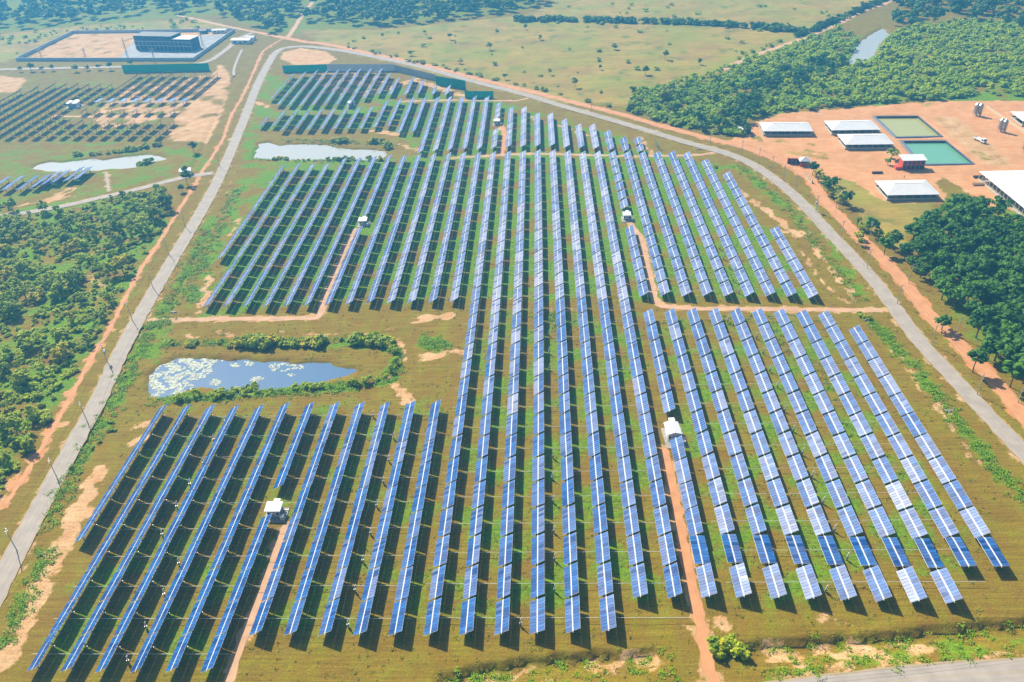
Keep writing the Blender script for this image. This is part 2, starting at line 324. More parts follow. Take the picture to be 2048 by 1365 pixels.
# bare soil
for px, w, v, bk in (([(195,944),(171,1002),(130,1078),(75,1190),(0,1327)], 3.2, 1, .9), ([(190,950),(150,1040),(100,1130),(40,1260)], 1.4, 1, 2),
   ([(416,555),(412,590),(396,625)], 1.6, 1, .8), ([(478,438),(462,470)], 1.4, .8, .8), ([(838,718),(875,712),(920,705)], 2.0, 1, .6), ([(800,770),(812,800)], 2.2, 1, .6), ([(830,640),(900,632)], 2.6, 1, .9),
   ([(795,680),(810,700),(800,735),(770,760)], 1.2, .8, .5), ([(560,665),(700,672),(780,660)], 1.1, .7, .3), ([(380,672),(395,678)], 1.7, 1, 2), ([(430,665),(470,672)], 1.6, .7, .4), ([(275,852),(300,850)], 2.0, .8, .8), ([(265,885),(290,880)], 2, .7, .8),
   ([(1480,385),(1540,425),(1590,470)], 2.2, 1, .7), ([(1625,490),(1680,560),(1712,600)], 1.5, 1, .8), ([(1600,500),(1650,570),(1695,610)], .9, .8, .6), ([(1375,1250),(1388,1255)], 1.5, .7, 1), ([(1440,1245),(1450,1255)], 1.8, .8, 1), ([(1655,1240),(1690,1255)], 2.2, .7, .4),
   ([(1560,463),(1620,465)], 1.2, .9, 2), ([(1520,1300),(1640,1295),(1760,1300),(1850,1292)], 2.8, .75, .6), ([(1180,1330),(1300,1322)], 3.0, .6, .5), ([(930,1362),(1080,1345)], 2.4, .55, .5), ([(1580,1330),(1700,1325)], 1.0, .7, .5),
   ([(1790,700),(1850,790),(1900,850),(1960,930)], 1.0, .7, .6), ([(1880,810),(1900,822)], 1.6, .8, 2), ([(745,262),(800,270)], 2.6, 1, 1), ([(800,290),(840,300)], 2.6, .8, .6), ([(770,180),(830,160),(905,185),(930,195)], 3.5, .95, .8), ([(1050,232),(1150,262),(1180,275)], 2.2, .8, .5), ([(1280,275),(1305,310)], 2, .7, .5),
   ([(510,205),(540,215)], 2.4, .9, 1), ([(360,245),(330,262)], 3, .5, .5), ([(100,400),(140,380)], 3.2, .9, .8), ([(20,412),(110,400),(160,388)], 2.5, .6, .4), ([(470,330),(455,400)], 1.2, .5, .2), ([(540,365),(555,372)], 1, .7, 1), ([(0,1010),(60,930),(120,850)], 2.5, .7, .4), ([(170,560),(200,585),(150,600)], 5, .45, .4), ([(1100,620),(1160,620)], 1.5, .6, .5), ([(1010,595),(1060,600)], 2, .5, .5)):
    stroke(SOIL, px, w, v, .9, bk, 3.0, w)
area(SOIL, [(560,118),(568,104),(600,97),(650,103),(672,118),(660,128),(600,134)], 1, 2)
area(SOIL, [(356,231),(425,150),(440,125),(462,150),(452,215),(430,262),(415,285),(345,283),(330,262)], .9, 3, "max", 1.2, 10)
area(SOIL, [(250,175),(420,150),(355,232),(200,262),(180,235)], .75, 3, "max", .7, 7)
area(SOIL, [(620,140),(760,135),(780,170),(740,195),(640,190)], .6, 3, "max", .6, 6)
area(SOIL, [(45,121),(148,66),(470,63),(390,121)], .8, 3, "max", 2)
area(SOIL, [(0,150),(60,158),(30,185),(-60,190)], .7, 3)
COMP = zpt(1448,180,.293,[(110,260),(60,340),(0,350),(230,430),(420,520),(560,560),(640,640),(780,600),(880,625),(960,680),(1050,740),(1120,770),(1490,775),(1500,690),(1440,640),(1500,600),(1650,690),(1800,790),(2048,830),(2300,830),(2300,60),(2048,75),(1480,75),(400,160)])
area(SOIL, COMP, 1, 2); area(ORNG, COMP, .5, 2)
area(SOIL, zpt(1448,180,.293,[(1420,190),(1580,180),(2000,530),(1760,505)]), .35, 1.5, "mul"); area(ORNG, zpt(1448,180,.293,[(1420,190),(1580,180),(2000,530),(1760,505)]), .9, 1.5, "mul")
for pp in ([(390,420),(560,400),(690,430),(740,480),(620,470),(440,440)], [(160,310),(260,320),(270,355),(190,360)], [(330,340),(440,340),(460,360),(350,365)], [(560,350),(640,370),(630,388),(570,375)], [(1310,95),(1440,90),(1460,115),(1340,120)], [(1690,400),(1840,470),(1790,480)]):
    area(SOIL, zpt(1448,180,.293,pp), .75, 1.5, "mul", .9, 3); area(PALE, zpt(1448,180,.293,pp), .7, 1.5)
for a in (TR["a"], TR["i"]): stroke(ORNG, a[0], a[1] * .9, .9, 2)
stroke(SOIL, [(190,704),(140,790),(95,870),(30,975)], 2.0, .7, .9, .2, 4)
for a in TR.values(): stroke(SOIL, a[0], a[1] * .5 + .5, .8, .9, 1.4, 3)
for line, w in ((ROADL, 4.2), (ROADB, 5.5), (ROADS, 3.5), (ROADT, 3.6)): stroke(SOIL, line, w, .55, .8, .5, 3)
for pl in LINED.values(): area(SOIL, pl, .2, 2)
me = bpy.data.meshes.new("ground"); nx, ny = len(gx), len(gy)
ii = (np.arange(ny-1)[:, None]*nx + np.arange(nx-1)[None, :]).ravel()
fc = np.stack([ii, ii+1, ii+nx+1, ii+nx], 1)
me.vertices.add(fx.size); me.vertices.foreach_set("co", np.stack([fx, fy, gz], 1).astype(np.float32).ravel())
me.loops.add(fc.size); me.loops.foreach_set("vertex_index", fc.astype(np.int32).ravel())
me.polygons.add(len(fc)); me.polygons.foreach_set("loop_start", (np.arange(len(fc))*4).astype(np.int32))
me.update(calc_edges=True)
ca = me.attributes.new("cover", 'FLOAT_COLOR', 'POINT'); ca.data.foreach_set("color", np.stack([LUSH, SOIL, PALE, ORNG], 1).astype(np.float32).ravel())

def ground_material():
    mt, N, L, P = node_mat("ground_cover")
    tc = N.new("ShaderNodeTexCoord"); at = N.new("ShaderNodeAttribute"); at.attribute_name = "cover"
    sp = N.new("ShaderNodeSeparateColor"); L.new(at.outputs["Color"], sp.inputs[0])
    def noise(sc, det=4, stretch=None, rough=.6):
        n = N.new("ShaderNodeTexNoise"); n.inputs["Scale"].default_value = sc; n.inputs["Detail"].default_value = det; n.inputs["Roughness"].default_value = rough
        if stretch:
            mp = N.new("ShaderNodeMapping"); mp.inputs["Scale"].default_value = stretch; L.new(tc.outputs["Object"], mp.inputs[0]); L.new(mp.outputs[0], n.inputs["Vector"])
        else: L.new(tc.outputs["Object"], n.inputs["Vector"])
        return n.outputs["Fac"]
    def rng_(x, a, b, c=0., d=1.):
        r = N.new("ShaderNodeMapRange"); r.inputs[1].default_value = a; r.inputs[2].default_value = b; r.inputs[3].default_value = c; r.inputs[4].default_value = d; L.new(x, r.inputs[0]); return r.outputs[0]
    def mix(f, a, b):
        x = N.new("ShaderNodeMix"); x.data_type = 'RGBA'
        if isinstance(f, float): x.inputs[0].default_value = f
        else: L.new(f, x.inputs[0])
        for i, c in ((6, a), (7, b)):
            if isinstance(c, tuple): x.inputs[i].default_value = (*c, 1)
            else: L.new(c, x.inputs[i])
        return x.outputs[2]
    def mth(op, a, b):
        x = N.new("ShaderNodeMath"); x.operation = op
        for i, c in enumerate((a, b)):
            if isinstance(c, (int, float)): x.inputs[i].default_value = c
            else: L.new(c, x.inputs[i])
        return x.outputs[0]
    big, mid, fine, grain = noise(.03, 4), noise(.14, 5), noise(.9, 4, None, .7), noise(2.2, 6, None, .85)
    streak = noise(.6, 5, (.10, 2.4, 1), .7); row = noise(.22, 3, (1.2, .12, 1))
    dry = mix(rng_(mid, .35, .65), (.185, .118, .009), (.19, .175, .010))
    dry = mix(rng_(row, .4, .65, 0, .55), dry, (.19, .105, .020))
    dry = mix(rng_(streak, .4, .7, 0, .35), dry, (.27, .20, .02))
    lush = mix(rng_(fine, .35, .7), (.055, .155, .006), (.185, .31, .010))
    lf = mth('ADD', sp.outputs[0], rng_(mid, .3, .7, -.32, .32)); lf = mth('ADD', lf, rng_(fine, .3, .7, -.25, .25))
    c = mix(rng_(lf, .25, .75), dry, lush)
    pale = mix(rng_(mid, .35, .65), (.36, .26, .04), (.44, .35, .065)); pale = mix(rng_(streak, .35, .7, 0, .6), pale, (.26, .20, .05)); pale = mix(rng_(noise(.035, 6), .48, .66, 0, .7), pale, (.25, .14, .055)); pale = mix(rng_(noise(.06, 6), .54, .66, 0, .85), pale, (.06, .15, .015))
    pale = mix(rng_(noise(.45, 4, (.05, 1.1, 1), .75), .40, .62, 0, .75), pale, (.26, .165, .045)); pale = mix(rng_(noise(.02, 5), .42, .62, 0, .5), pale, (.17, .24, .02))
    pf = mth('ADD', sp.outputs[2], rng_(mid, .3, .7, -.2, .2)); c = mix(rng_(pf, .25, .7), c, pale)
    soil = mix(rng_(mid, .35, .65), (.48, .27, .12), (.58, .39, .21)); soil = mix(rng_(fine, .45, .75, 0, .5), soil, (.38, .18, .085))
    soil = mix(rng_(at.outputs["Alpha"], .1, .9, 0, .75), soil, (.58, .20, .07))
    sf = mth('ADD', sp.outputs[1], rng_(fine, .3, .7, -.28, .28)); sf = mth('ADD', sf, rng_(mid, .3, .7, -.15, .15))
    c = mix(rng_(sf, .35, .62), c, soil)
    c = mix(rng_(big, .35, .65, 0, .12), c, (.10, .085, .02))
    gr = mth('MULTIPLY', rng_(grain, .33, .67, .62, 1.38), rng_(streak, .3, .7, .82, 1.18))
    vs = N.new("ShaderNodeVectorMath"); vs.operation = 'SCALE'; L.new(c, vs.inputs[0]); L.new(gr, vs.inputs["Scale"]); c = vs.outputs[0]
    L.new(c, P.inputs["Base Color"]); P.inputs["Roughness"].default_value = .95; P.inputs["Specular IOR Level"].default_value = .1
    b = N.new("ShaderNodeBump"); b.inputs["Strength"].default_value = .9; b.inputs["Distance"].default_value = .25; L.new(mth('ADD', fine, mid), b.inputs["Height"]); L.new(b.outputs[0], P.inputs["Normal"])
    return mt
me.materials.append(ground_material())
me.polygons.foreach_set("use_smooth", np.ones(len(fc), bool))
tag(obj("ground", me), kind="structure")

# ------------------------------------------------------------------ roads and tracks: ribbons a few centimetres proud of the ground
def resample(pts, step):
    pts = [Vector(p) for p in pts]; out = [pts[0]]
    # Catmull-Rom
    Q = [pts[0]*2 - pts[1]] + pts + [pts[-1]*2 - pts[-2]]
    for i in range(1, len(Q)-2):
        n = max(1, int((Q[i+1]-Q[i]).length / step))
        for k in range(1, n+1):
            t = k/n; a, b, c, d = Q[i-1], Q[i], Q[i+1], Q[i+2]
            out.append(.5*((2*b) + (c-a)*t + (2*a-5*b+4*c-d)*t*t + (3*b-a-3*c+d)*t*t*t))
    return out
def ribbon(name, px, width, z, material, jitter=0.0, step=2.0, follow=False, offset=0.0):
    pts = resample(GL(px), step); mb = MB(); row = []
    xs = [p.x for p in pts]; ys = [p.y for p in pts]
    for i, p in enumerate(pts):
        d = (pts[min(i+1, len(pts)-1)] - pts[max(i-1, 0)]); d.z = 0; d.normalize(); n = Vector((-d.y, d.x, 0))
        cols = []
        for k, f in enumerate((-.5, -.25, 0, .25, .5)):
            w = width * f
            if jitter and abs(f) == .5: w += math.copysign(1, f) * jitter * (float(pn(np.array(p.x), np.array(p.y), 2.2, f*9)) + .6*float(pn(np.array(p.x), np.array(p.y), .8, f*5)))
            q = p + n * (w + offset); cols.append((q.x, q.y, z))
        row.append(cols)
    flat = np.array(row).reshape(-1, 3); hz = height(flat[:, 0], flat[:, 1]) + .10*pn(flat[:, 0], flat[:, 1], 7) + .06*pn(flat[:, 0], flat[:, 1], 2.9, 1.7)
    if follow: flat[:, 2] = np.maximum(hz, -.1) + z
    else: flat[:, 2] = z + .14
    mb.v = [tuple(q) for q in flat]
    for i in range(len(row)-1):
        for k in range(4): mb.f.append((i*5+k, i*5+k+1, i*5+k+6, i*5+k+5)); mb.m.append(0)
    me = mb.mesh(name, material)
    uv = me.uv_layers.new(name="UVMap"); 
    acc = [0.0]
    for i in range(1, len(pts)): acc.append(acc[-1] + (pts[i]-pts[i-1]).length)
    li = np.empty(len(me.loops), np.int32); me.loops.foreach_get("vertex_index", li)
    uvs = np.stack([(li % 5) / 4.0, np.array(acc)[li // 5]], 1).astype(np.float32); uv.data.foreach_set("uv", uvs.ravel())
    return tag(obj(name, me), kind="structure")
def road_material(name, base, dirt, line=None):
    mt, N, L, P = node_mat(name)
    uv = N.new("ShaderNodeUVMap"); sx = N.new("ShaderNodeSeparateXYZ"); L.new(uv.outputs[0], sx.inputs[0])
    tc = N.new("ShaderNodeTexCoord"); n1 = N.new("ShaderNodeTexNoise"); n1.inputs["Scale"].default_value = .25; n1.inputs["Detail"].default_value = 6; L.new(tc.outputs["Object"], n1.inputs["Vector"])
    n2 = N.new("ShaderNodeTexNoise"); n2.inputs["Scale"].default_value = 2.5; n2.inputs["Detail"].default_value = 4; L.new(tc.outputs["Object"], n2.inputs["Vector"])
    r1 = N.new("ShaderNodeMapRange"); r1.inputs[1].default_value = .35; r1.inputs[2].default_value = .68; L.new(n1.outputs["Fac"], r1.inputs[0])
    a = N.new("ShaderNodeMix"); a.data_type = 'RGBA'; a.inputs[6].default_value = (*[x*.88 for x in base], 1); a.inputs[7].default_value = (*[x*1.08 for x in base], 1); L.new(r1.outputs[0], a.inputs[0])
    # wheel lanes and dusty edges across the width
    w = N.new("ShaderNodeMath"); w.operation = 'SUBTRACT'; w.inputs[1].default_value = .5; L.new(sx.outputs[0], w.inputs[0])
    ab = N.new("ShaderNodeMath"); ab.operation = 'ABSOLUTE'; L.new(w.outputs[0], ab.inputs[0])
    ad = N.new("ShaderNodeMath"); ad.operation = 'MULTIPLY_ADD'; ad.inputs[1].default_value = .22; L.new(n2.outputs["Fac"], ad.inputs[0]); L.new(ab.outputs[0], ad.inputs[2])
    ed = N.new("ShaderNodeMapRange"); ed.inputs[1].default_value = .5; ed.inputs[2].default_value = .62; L.new(ad.outputs[0], ed.inputs[0])
    ln = N.new("ShaderNodeMapRange"); ln.inputs[1].default_value = .18; ln.inputs[2].default_value = .26; L.new(ab.outputs[0], ln.inputs[0])
    pp = N.new("ShaderNodeMath"); pp.operation = 'PINGPONG'; pp.inputs[1].default_value = .11; L.new(ab.outputs[0], pp.inputs[0])
    l2 = N.new("ShaderNodeMapRange"); l2.inputs[1].default_value = .02; l2.inputs[2].default_value = .1; l2.inputs[3].default_value = .96; l2.inputs[4].default_value = 1.03; L.new(pp.outputs[0], l2.inputs[0])
    sc = N.new("ShaderNodeVectorMath"); sc.operation = 'SCALE'; L.new(a.outputs[2], sc.inputs[0]); L.new(l2.outputs[0], sc.inputs["Scale"])
    out = sc.outputs[0]
    if line:
        lt = N.new("ShaderNodeMath"); lt.operation = 'LESS_THAN'; lt.inputs[1].default_value = .012; L.new(ab.outputs[0], lt.inputs[0])
        lm = N.new("ShaderNodeMath"); lm.operation = 'MULTIPLY'; L.new(lt.outputs[0], lm.inputs[0]); L.new(n2.outputs["Fac"], lm.inputs[1])
        b = N.new("ShaderNodeMix"); b.data_type = 'RGBA'; b.inputs[7].default_value = (*line, 1); L.new(lm.outputs[0], b.inputs[0]); L.new(out, b.inputs[6]); out = b.outputs[2]
    e = N.new("ShaderNodeMix"); e.data_type = 'RGBA'; e.inputs[7].default_value = (*dirt, 1); L.new(ed.outputs[0], e.inputs[0]); L.new(out, e.inputs[6])
    L.new(e.outputs[2], P.inputs["Base Color"]); P.inputs["Roughness"].default_value = .85; P.inputs["Specular IOR Level"].default_value = .2; return mt
M["asphalt"] = road_material("worn_asphalt", (.335, .30, .27), (.36, .27, .13), (.42, .32, .12))
M["concroad"] = road_material("concrete_road", (.36, .31, .28), (.34, .25, .14))
M["track"] = road_material("dirt_track", (.50, .31, .19), (.34, .22, .10))
M["trackor"] = road_material("orange_track", (.52, .255, .12), (.40, .22, .10))
ribbon("road", ROADL, 6.4, 0.06, M["asphalt"], .3, 2.0)
ribbon("road", ROADB, 7.0, 0.06, M["asphalt"], .2, 2.5)
ribbon("road", ROADS, 5.0, 0.04, M["concroad"], .25, 2.5)
ribbon("road", ROADT, 5.0, 0.04, M["concroad"], .25, 2.5)
for k, (px, w) in TR.items(): ribbon("dirt_track", px, w, 0.03 + .004*(ord(k) % 5), M["trackor"] if k in "abgi" else (M["concroad"] if k in "n" else M["track"]), .45, 1.5, True)

# ------------------------------------------------------------------ water
def water_material(name, col, rough, bump=.04):
    mt, N, L, P = node_mat(name); P.inputs["Base Color"].default_value = (*col, 1); P.inputs["Roughness"].default_value = rough; P.inputs["Specular IOR Level"].default_value = .8
    tc = N.new("ShaderNodeTexCoord"); n = N.new("ShaderNodeTexNoise"); n.inputs["Scale"].default_value = .7; n.inputs["Detail"].default_value = 3; L.new(tc.outputs["Object"], n.inputs["Vector"])
    b = N.new("ShaderNodeBump"); b.inputs["Strength"].default_value = bump; L.new(n.outputs["Fac"], b.inputs["Height"]); L.new(b.outputs[0], P.inputs["Normal"]); return mt
M["water"] = water_material("pond_water", (.045, .13, .27), .05)
M["waterpale"] = water_material("silty_water", (.36, .38, .37), .12)
M["olive"] = water_material("olive_water", (.36, .37, .13), .2)
M["teal"] = water_material("teal_water", (.13, .34, .22), .2)
for k, p in PW.items():
    c = sum(p, Vector()) / len(p); q = [c + (v - c) * 1.0 + (v - c).normalized() * 1.6 for v in p]
    mb = MB(); mb.poly([(v.x, v.y, -.75) for v in q]); tag(mb.build("pond_water" if k != "river" else "river_water", M["waterpale"] if k in ("west", "upper", "river") else M["water"]), kind="structure")
for k, p in LW.items():
    mb = MB(); mb.poly([(v.x, v.y, -1.0) for v in p]); tag(mb.build("pond_water", M[k]), kind="structure")
    t = MB(); P4 = list(p)
    for i in range(4):
        a, b = P4[i], P4[(i+1) % 4]; d = (b - a); L_ = d.length; d.normalize(); n = Vector((d.y, -d.x, 0))
        t.quad(a + Vector((0,0,.14)) - n*.2, b + Vector((0,0,.14)) - n*.2, b + n*1.0 + Vector((0,0,.2)), a + n*1.0 + Vector((0,0,.2)), 0); t.quad(a - n*1.4 + Vector((0,0,-1.2)), b - n*1.4 + Vector((0,0,-1.2)), b - n*.2 + Vector((0,0,.14)), a - n*.2 + Vector((0,0,.14)), 0)
    tag(t.build("pond_lining", mat("pond_sheet_" + k, (.12, .14, .2), .4, .2, .5)), "dark plastic lining round the %s pond" % ("olive green" if k == "olive" else "teal green"), "lining")
# lily pads on the front pond
lil = MB(); fp = PW["front"]
def lily(cu, cv, ru, rv, n, dens=1.0):
    for _ in range(n):
        a = random.uniform(0, 2*math.pi); r = math.sqrt(random.random()); p = G(cu + ru*r*math.cos(a), cv + rv*r*math.sin(a), -.72)
        if float(sdist(np.array([p.x]), np.array([p.y]), fp)[0]) > .3: continue
        if float(pn(np.array(p.x), np.array(p.y), 2.0)) < -.25 * dens: continue
        s = random.uniform(.14, .5); k = 7; lil.poly([(p.x + s*math.cos(2*math.pi*i/k), p.y + s*.9*math.sin(2*math.pi*i/k), -.72 + .004 + .02*random.random()) for i in range(k)])
for a in ((330,745,38,36,900), (375,738,50,24,1050), (345,775,45,14,450), (400,722,45,10,500), (470,730,10,5,50), (560,735,22,9,150), (430,765,12,7,60), (515,760,16,6,60), (305,790,14,5,40), (590,735,20,5,60), (495,728,14,5,50), (470,778,8,5,25), (583,750,7,3,16), (310,760,14,20,120)): lily(*a)
tag(lil.build("lily_pads", mat("lily_leaf", (.38, .42, .36), .8, .5, 1.2)), "pale lily pads floating on the front pond", "lily pads", kind="stuff")

# ------------------------------------------------------------------ solar tables
T = 10.3; HUB = 2.8; TAU = R(30.07); HW = 2.0; BASE_SKEW = 0.0
CF = [-19.271, 135.574, -0.561, -2.511, 0.475, -0.677, -0.22, -1.411, 0.148]
def rowx(r, y):
    a = (r - 14) / 16.0; b = (y - 250) / 200.0
    if b > 1.6: b = 1.6 + (b - 1.6) * .2
    return CF[0] + CF[1]*a + CF[2]*a*a + CF[3]*a**3 + CF[4]*b + CF[5]*b*b + CF[6]*a*b + CF[7]*a*a*b + CF[8]*a*b*b
def y_at(xf, v, side):                            # world y on a row at which its low (-1) / high (+1) edge meets photograph line v
    lo, hi = 60.0, 1200.0; cz = HUB + side*HW*math.sin(TAU); cx = side*HW*math.cos(TAU)
    for _ in range(40):
        y = (lo + hi) / 2
        if Pj((xf(y) + cx, y, cz))[1] > v: lo = y
        else: hi = y
    return lo
SEG = {}
def seg(r, *pairs): SEG.setdefault(r, []).extend(pairs)
seg(1, (1086, 807))
for r, n_, f_ in ((2,1345,807),(3,1346,807),(4,1347.5,808),(5,1347.5,808),(6,1347,803)): seg(r, (n_, f_))
seg(7, (1347,1026), (980,803))
for r, n_, f_ in ((8,1273,802),(9,1273.5,802),(10,1274,802),(11,1274,800),(12,1274,798)): seg(r, (n_, f_))
for r, n_, f_ in ((13,1275,302),(14,1274,301),(15,1274,300),(16,1273,298),(17,1270.5,298),(18,1267.6,299.6),(19,1199.7,301.8),(20,1199.5,301)): seg(r, (n_, f_))
seg(21, (1198.4,870), (829,616), (595.3,449), (421,300))
for r, n_, f_, n2, f2 in ((22,1200,615,594,301),(23,1202,614,595,302),(24,1203.5,614,594,301.5),(25,1205,614,595,301),(26,1207,615,595,302),(27,1208.7,616,594.7,316.6),(28,1211,618,596,341.5),(29,1140,619.5,598,451.4)): seg(r, (n_, f_), (n2, f2))
seg(30, (1140, 649.5))
for r, n_, f_ in ((-1,520.6,327.4),(0,617,325),(1,617,324.4),(2,617,324.4),(3,617,312),(4,616,314),(5,614,311),(7,612,308.3),(8,609,307),(9,609,305),(10,609,304),(11,607.4,303),(12,606.3,302.5)): seg(r, (n_, f_))
seg(6, (613,451), (434,308.3))
for r, n_, f_ in ((8,308,192.5),(9,304.6,191.8),(10,303,192.5),(11,301.7,191.3),(12,301,191.8),(14,297,212.3),(15,296,212.3),(16,295,225),(17,294,225),(18,297,236.6),(19,298,246.9),(20,299.6,246.9),(21,302.5,259.3),(22,305,271.8),(23,307,271.4),
                  (7,267,193.3),(6,268,194),(5,256,196),(4,258,199),(3,261,211),(2,261,213),(1,261,214),(0,261,216),(-1,263,216),(-2,262,217),(-3,265,217),(-4,256,218),(-5,255,231)): seg(r, (n_, f_))
seg(13, (299.5,255), (240,203))
for r, n_, f_ in ((8.65,191.8,170.5),(7.55,191,171),(6.3,190,159.6),(5.3,191,152),(4,192,155),(3,192,145),(2,200,135.4),(1,213,136),(0,213,135.4),(-1,213,135.4),(-2,214,136.8),(-3,214,137.6),(-4,214,138),(-5,213,142),(-6,202,145)): seg(r, (n_, f_))
TABLES = []                                       # (x, y, yaw, tilt, row, index from the near end, main field?)
def lay(xf, yn, yf, r, main, idx0=0, flat=None):
    n = max(1, round((yf - yn) / T)); st = (yf - yn) / n
    if abs(st - T) > .25*T: st = T
    for i in range(n):
        y = yn + st*(i + .5); dx = (xf(y+2) - xf(y-2)) / 4
        tilt = TAU + R(random.gauss(0, 1.6))
        if flat and flat(i): tilt = R(random.uniform(1, 4))
        TABLES.append([xf(y), y, -math.atan(dx), tilt, r, idx0 + i, main])
    return idx0 + n
for r, segs in SEG.items():
    xf = lambda y, r=r: rowx(r, y)
    segs = sorted(segs, key=lambda s_: -s_[0]); k = 0
    for j, (n_, f_) in enumerate(segs):
        yn, yf = y_at(xf, n_, -1), y_at(xf, f_, 1)
        fl = None
        if j == 0 and 21 <= r <= 28: fl = lambda i: i == 1
        if j == 0 and r >= 29: fl = lambda i: i == 0
        k = lay(xf, yn, yf, r, True, k, fl)
# the field beyond the side road
def leftrow(px, v, segs, r, lo=0):
    p = G(px, v, HUB - 1.0); X = p.x + HW*math.cos(TAU); xf = lambda y: X
    for n_, f_, fl in segs:
        yn, yf = y_at(xf, n_, -1), y_at(xf, f_, 1)
        if yf - yn > 5:
            n0 = len(TABLES); lay(xf, yn, yf, r, False, 0, (lambda i: True) if fl else None)
            for t in TABLES[n0:]:
                if lo and not fl: t[3] = R(lo + random.gauss(0, 2.5))
for k in range(0, 17):
    if k == 0: segs = [(277, 235, False)]
    elif k <= 8: segs = [(277, 235, False), (229, 210, False), (208, 197.5, True), (195, 143, False)]
    elif k == 9: segs = [(277, 227, False), (205, 165, False)]
    else: segs = [(277, 165 + max(0, k-14)*6, False)]
    leftrow(303 - 27.3*k, 277, segs, 100 + k, 32)
for (u, v), (u2, v2) in (((-58,386),(18,352)), ((-28,386),(40,350)), ((1.5,384),(63,348)), ((31,384),(85,347)), ((60,378),(108,346)), ((78,374),(122,339)), ((101,368),(135,337)), ((125,366),(155,331)), ((145,362),(178,331))):
    leftrow(u, v, [(v, v2, False)], 130, 13)
# mesh of one table's parts, a few variants for the slightly different module angles
def bank_arrays(side, rr):
    mb = MB(); mb.box(min(side*.16, side*HW), max(side*.16, side*HW), -4.74, 4.74, -.05, 0, 1); mb.m[0] = 4; md = [0]*6
    for i in range(10):
        y0 = -4.71 + i*.942 + .06; y1 = y0 + .83; x0, x1 = sorted((side*.2, side*1.96)); a = rr.gauss(0, .020); b = rr.gauss(0, .016)
        z = lambda x, y: .07 + a*(x - (x0+x1)/2) + b*(y - (y0+y1)/2)
        mb.quad((x0,y0,z(x0,y0)), (x1,y0,z(x1,y0)), (x1,y1,z(x1,y1)), (x0,y1,z(x0,y1)), 0); md.append(rr.random())
    return mb, md
BV = {}
for sd in (-1, 1):
    for q in range(7):
        mb, md = bank_arrays(sd, random.Random(q*10 + sd)); me = mb.mesh("module_bank", [M["panel"], M["alu"], M["rail"], M["steel"], M["backsheet"]])
        a = me.attributes.new("md", 'FLOAT', 'FACE'); a.data.foreach_set("value", md); BV[(sd, q)] = me; BV[(sd, q, 'a')] = (mb, md)
tb = MB(); tb.tube([(0,-5.0,0),(0,5.0,0)], .1, n=6); ME_TUBE = tb.mesh("torque_tube", M["white"])
bm_ = MB(); bm_.box(-.13, .13, -4.74, 4.74, .0, .03); ME_STRIP = bm_.mesh("centre_rail", M["rail"])
ps = MB(); ps.box(-.11, .11, -.11, .11, -.4, HUB-.08); ps.box(-.22, .22, -.22, .22, -.2, .16); ME_POST = ps.mesh("post", M["steel"])
def dust_sheen_of(r, v, mn):
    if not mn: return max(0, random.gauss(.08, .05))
    if v < 606: q = (.22 if r <= 8 else .34) if r <= 12 else (.44 if r <= 20 else .20)  # middle field: reflected hazy sky painted in as a pale film
    elif 13 <= r <= 16 and v < 820: q = random.choice((.08, .3, .42))  # sun glare painted pale on some of these tables
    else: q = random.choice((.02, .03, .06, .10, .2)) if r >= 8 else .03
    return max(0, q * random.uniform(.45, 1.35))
TABLES.sort(key=lambda t: math.hypot(t[0], t[1], CH))
near = [t for t in TABLES if t[6] and -60 < Pj((t[0], t[1], HUB))[0] < 2110 and Pj((t[0], t[1], HUB))[1] < 1400]
IND = near[:300]; ids = set(id(t) for t in IND); REST = [t for t in TABLES if id(t) not in ids]
rowtab = {}
for x, y, yaw, tilt, r, i, mn in IND:
    root = empty("solar_table", (x, y, 0), yaw)
    for sd in (-1, 1):
        b = obj("module_bank", BV[(sd, random.randrange(7))], root); b.color = (dust_sheen_of(r, Pj((x, y, HUB))[1], mn) * random.uniform(.5, 1.3), 0, 0, 1); b.location = (0, 0, HUB); b.rotation_euler = (R(random.gauss(0, .5)), -tilt, 0)
    c = obj("centre_rail", ME_STRIP, root); c.location = (0, 0, HUB); c.rotation_euler = (0, -tilt, 0)
    c = obj("torque_tube", ME_TUBE, root); c.location = (0, 0, HUB - .17)
    for py in (-3.2, 3.2):
        c = obj("post", ME_POST, root); c.location = (0, py, 0)
    deep = tilt < R(10)
    w = "flat deep blue" if deep else ("pale glinting blue" if r >= 21 else "tilted blue")
    tag(root, f"{w} solar table, {ORD[i] if i else 'nearest'} from near end of {ordn(r)} row from left", "solar table", "solar tables of the front field")
# everything farther off: one object
V = []; F_ = []; MI = []; MD = []; TRA = []; DUST_SHEEN = []
for x, y, yaw, tilt, r, i, mn in REST:
    tr = random.random(); dsheen = dust_sheen_of(r, Pj((x, y, HUB))[1], mn); ry = R(random.gauss(0, .5))
    Mx = Matrix.Translation((x, y, HUB)) @ Matrix.Rotation(yaw, 4, 'Z') @ Matrix.Rotation(-tilt, 4, 'Y')
    for sd in (-1, 1):
        mb, md = BV[(sd, random.randrange(7), 'a')]; o = len(V); V += [tuple(Mx @ Vector(p)) for p in mb.v]; F_ += [tuple(o + j for j in f) for f in mb.f]; MI += mb.m; MD += md; TRA += [tr]*len(mb.f); DUST_SHEEN += [dsheen]*len(mb.f)
    o = MB(); o.box(-.10, .10, -4.74, 4.74, 0, .03, 2, Mx)
    for py in (-3.2, 3.2): o.box(-.12, .12, py-.12, py+.12, -.4, HUB-.08, 3, Matrix.Translation((x, y, 0)) @ Matrix.Rotation(yaw, 4, 'Z'))
    k = len(V); V += o.v; F_ += [tuple(k + j for j in f) for f in o.f]; MI += o.m; MD += [0]*len(o.f); TRA += [tr]*len(o.f); DUST_SHEEN += [0]*len(o.f)
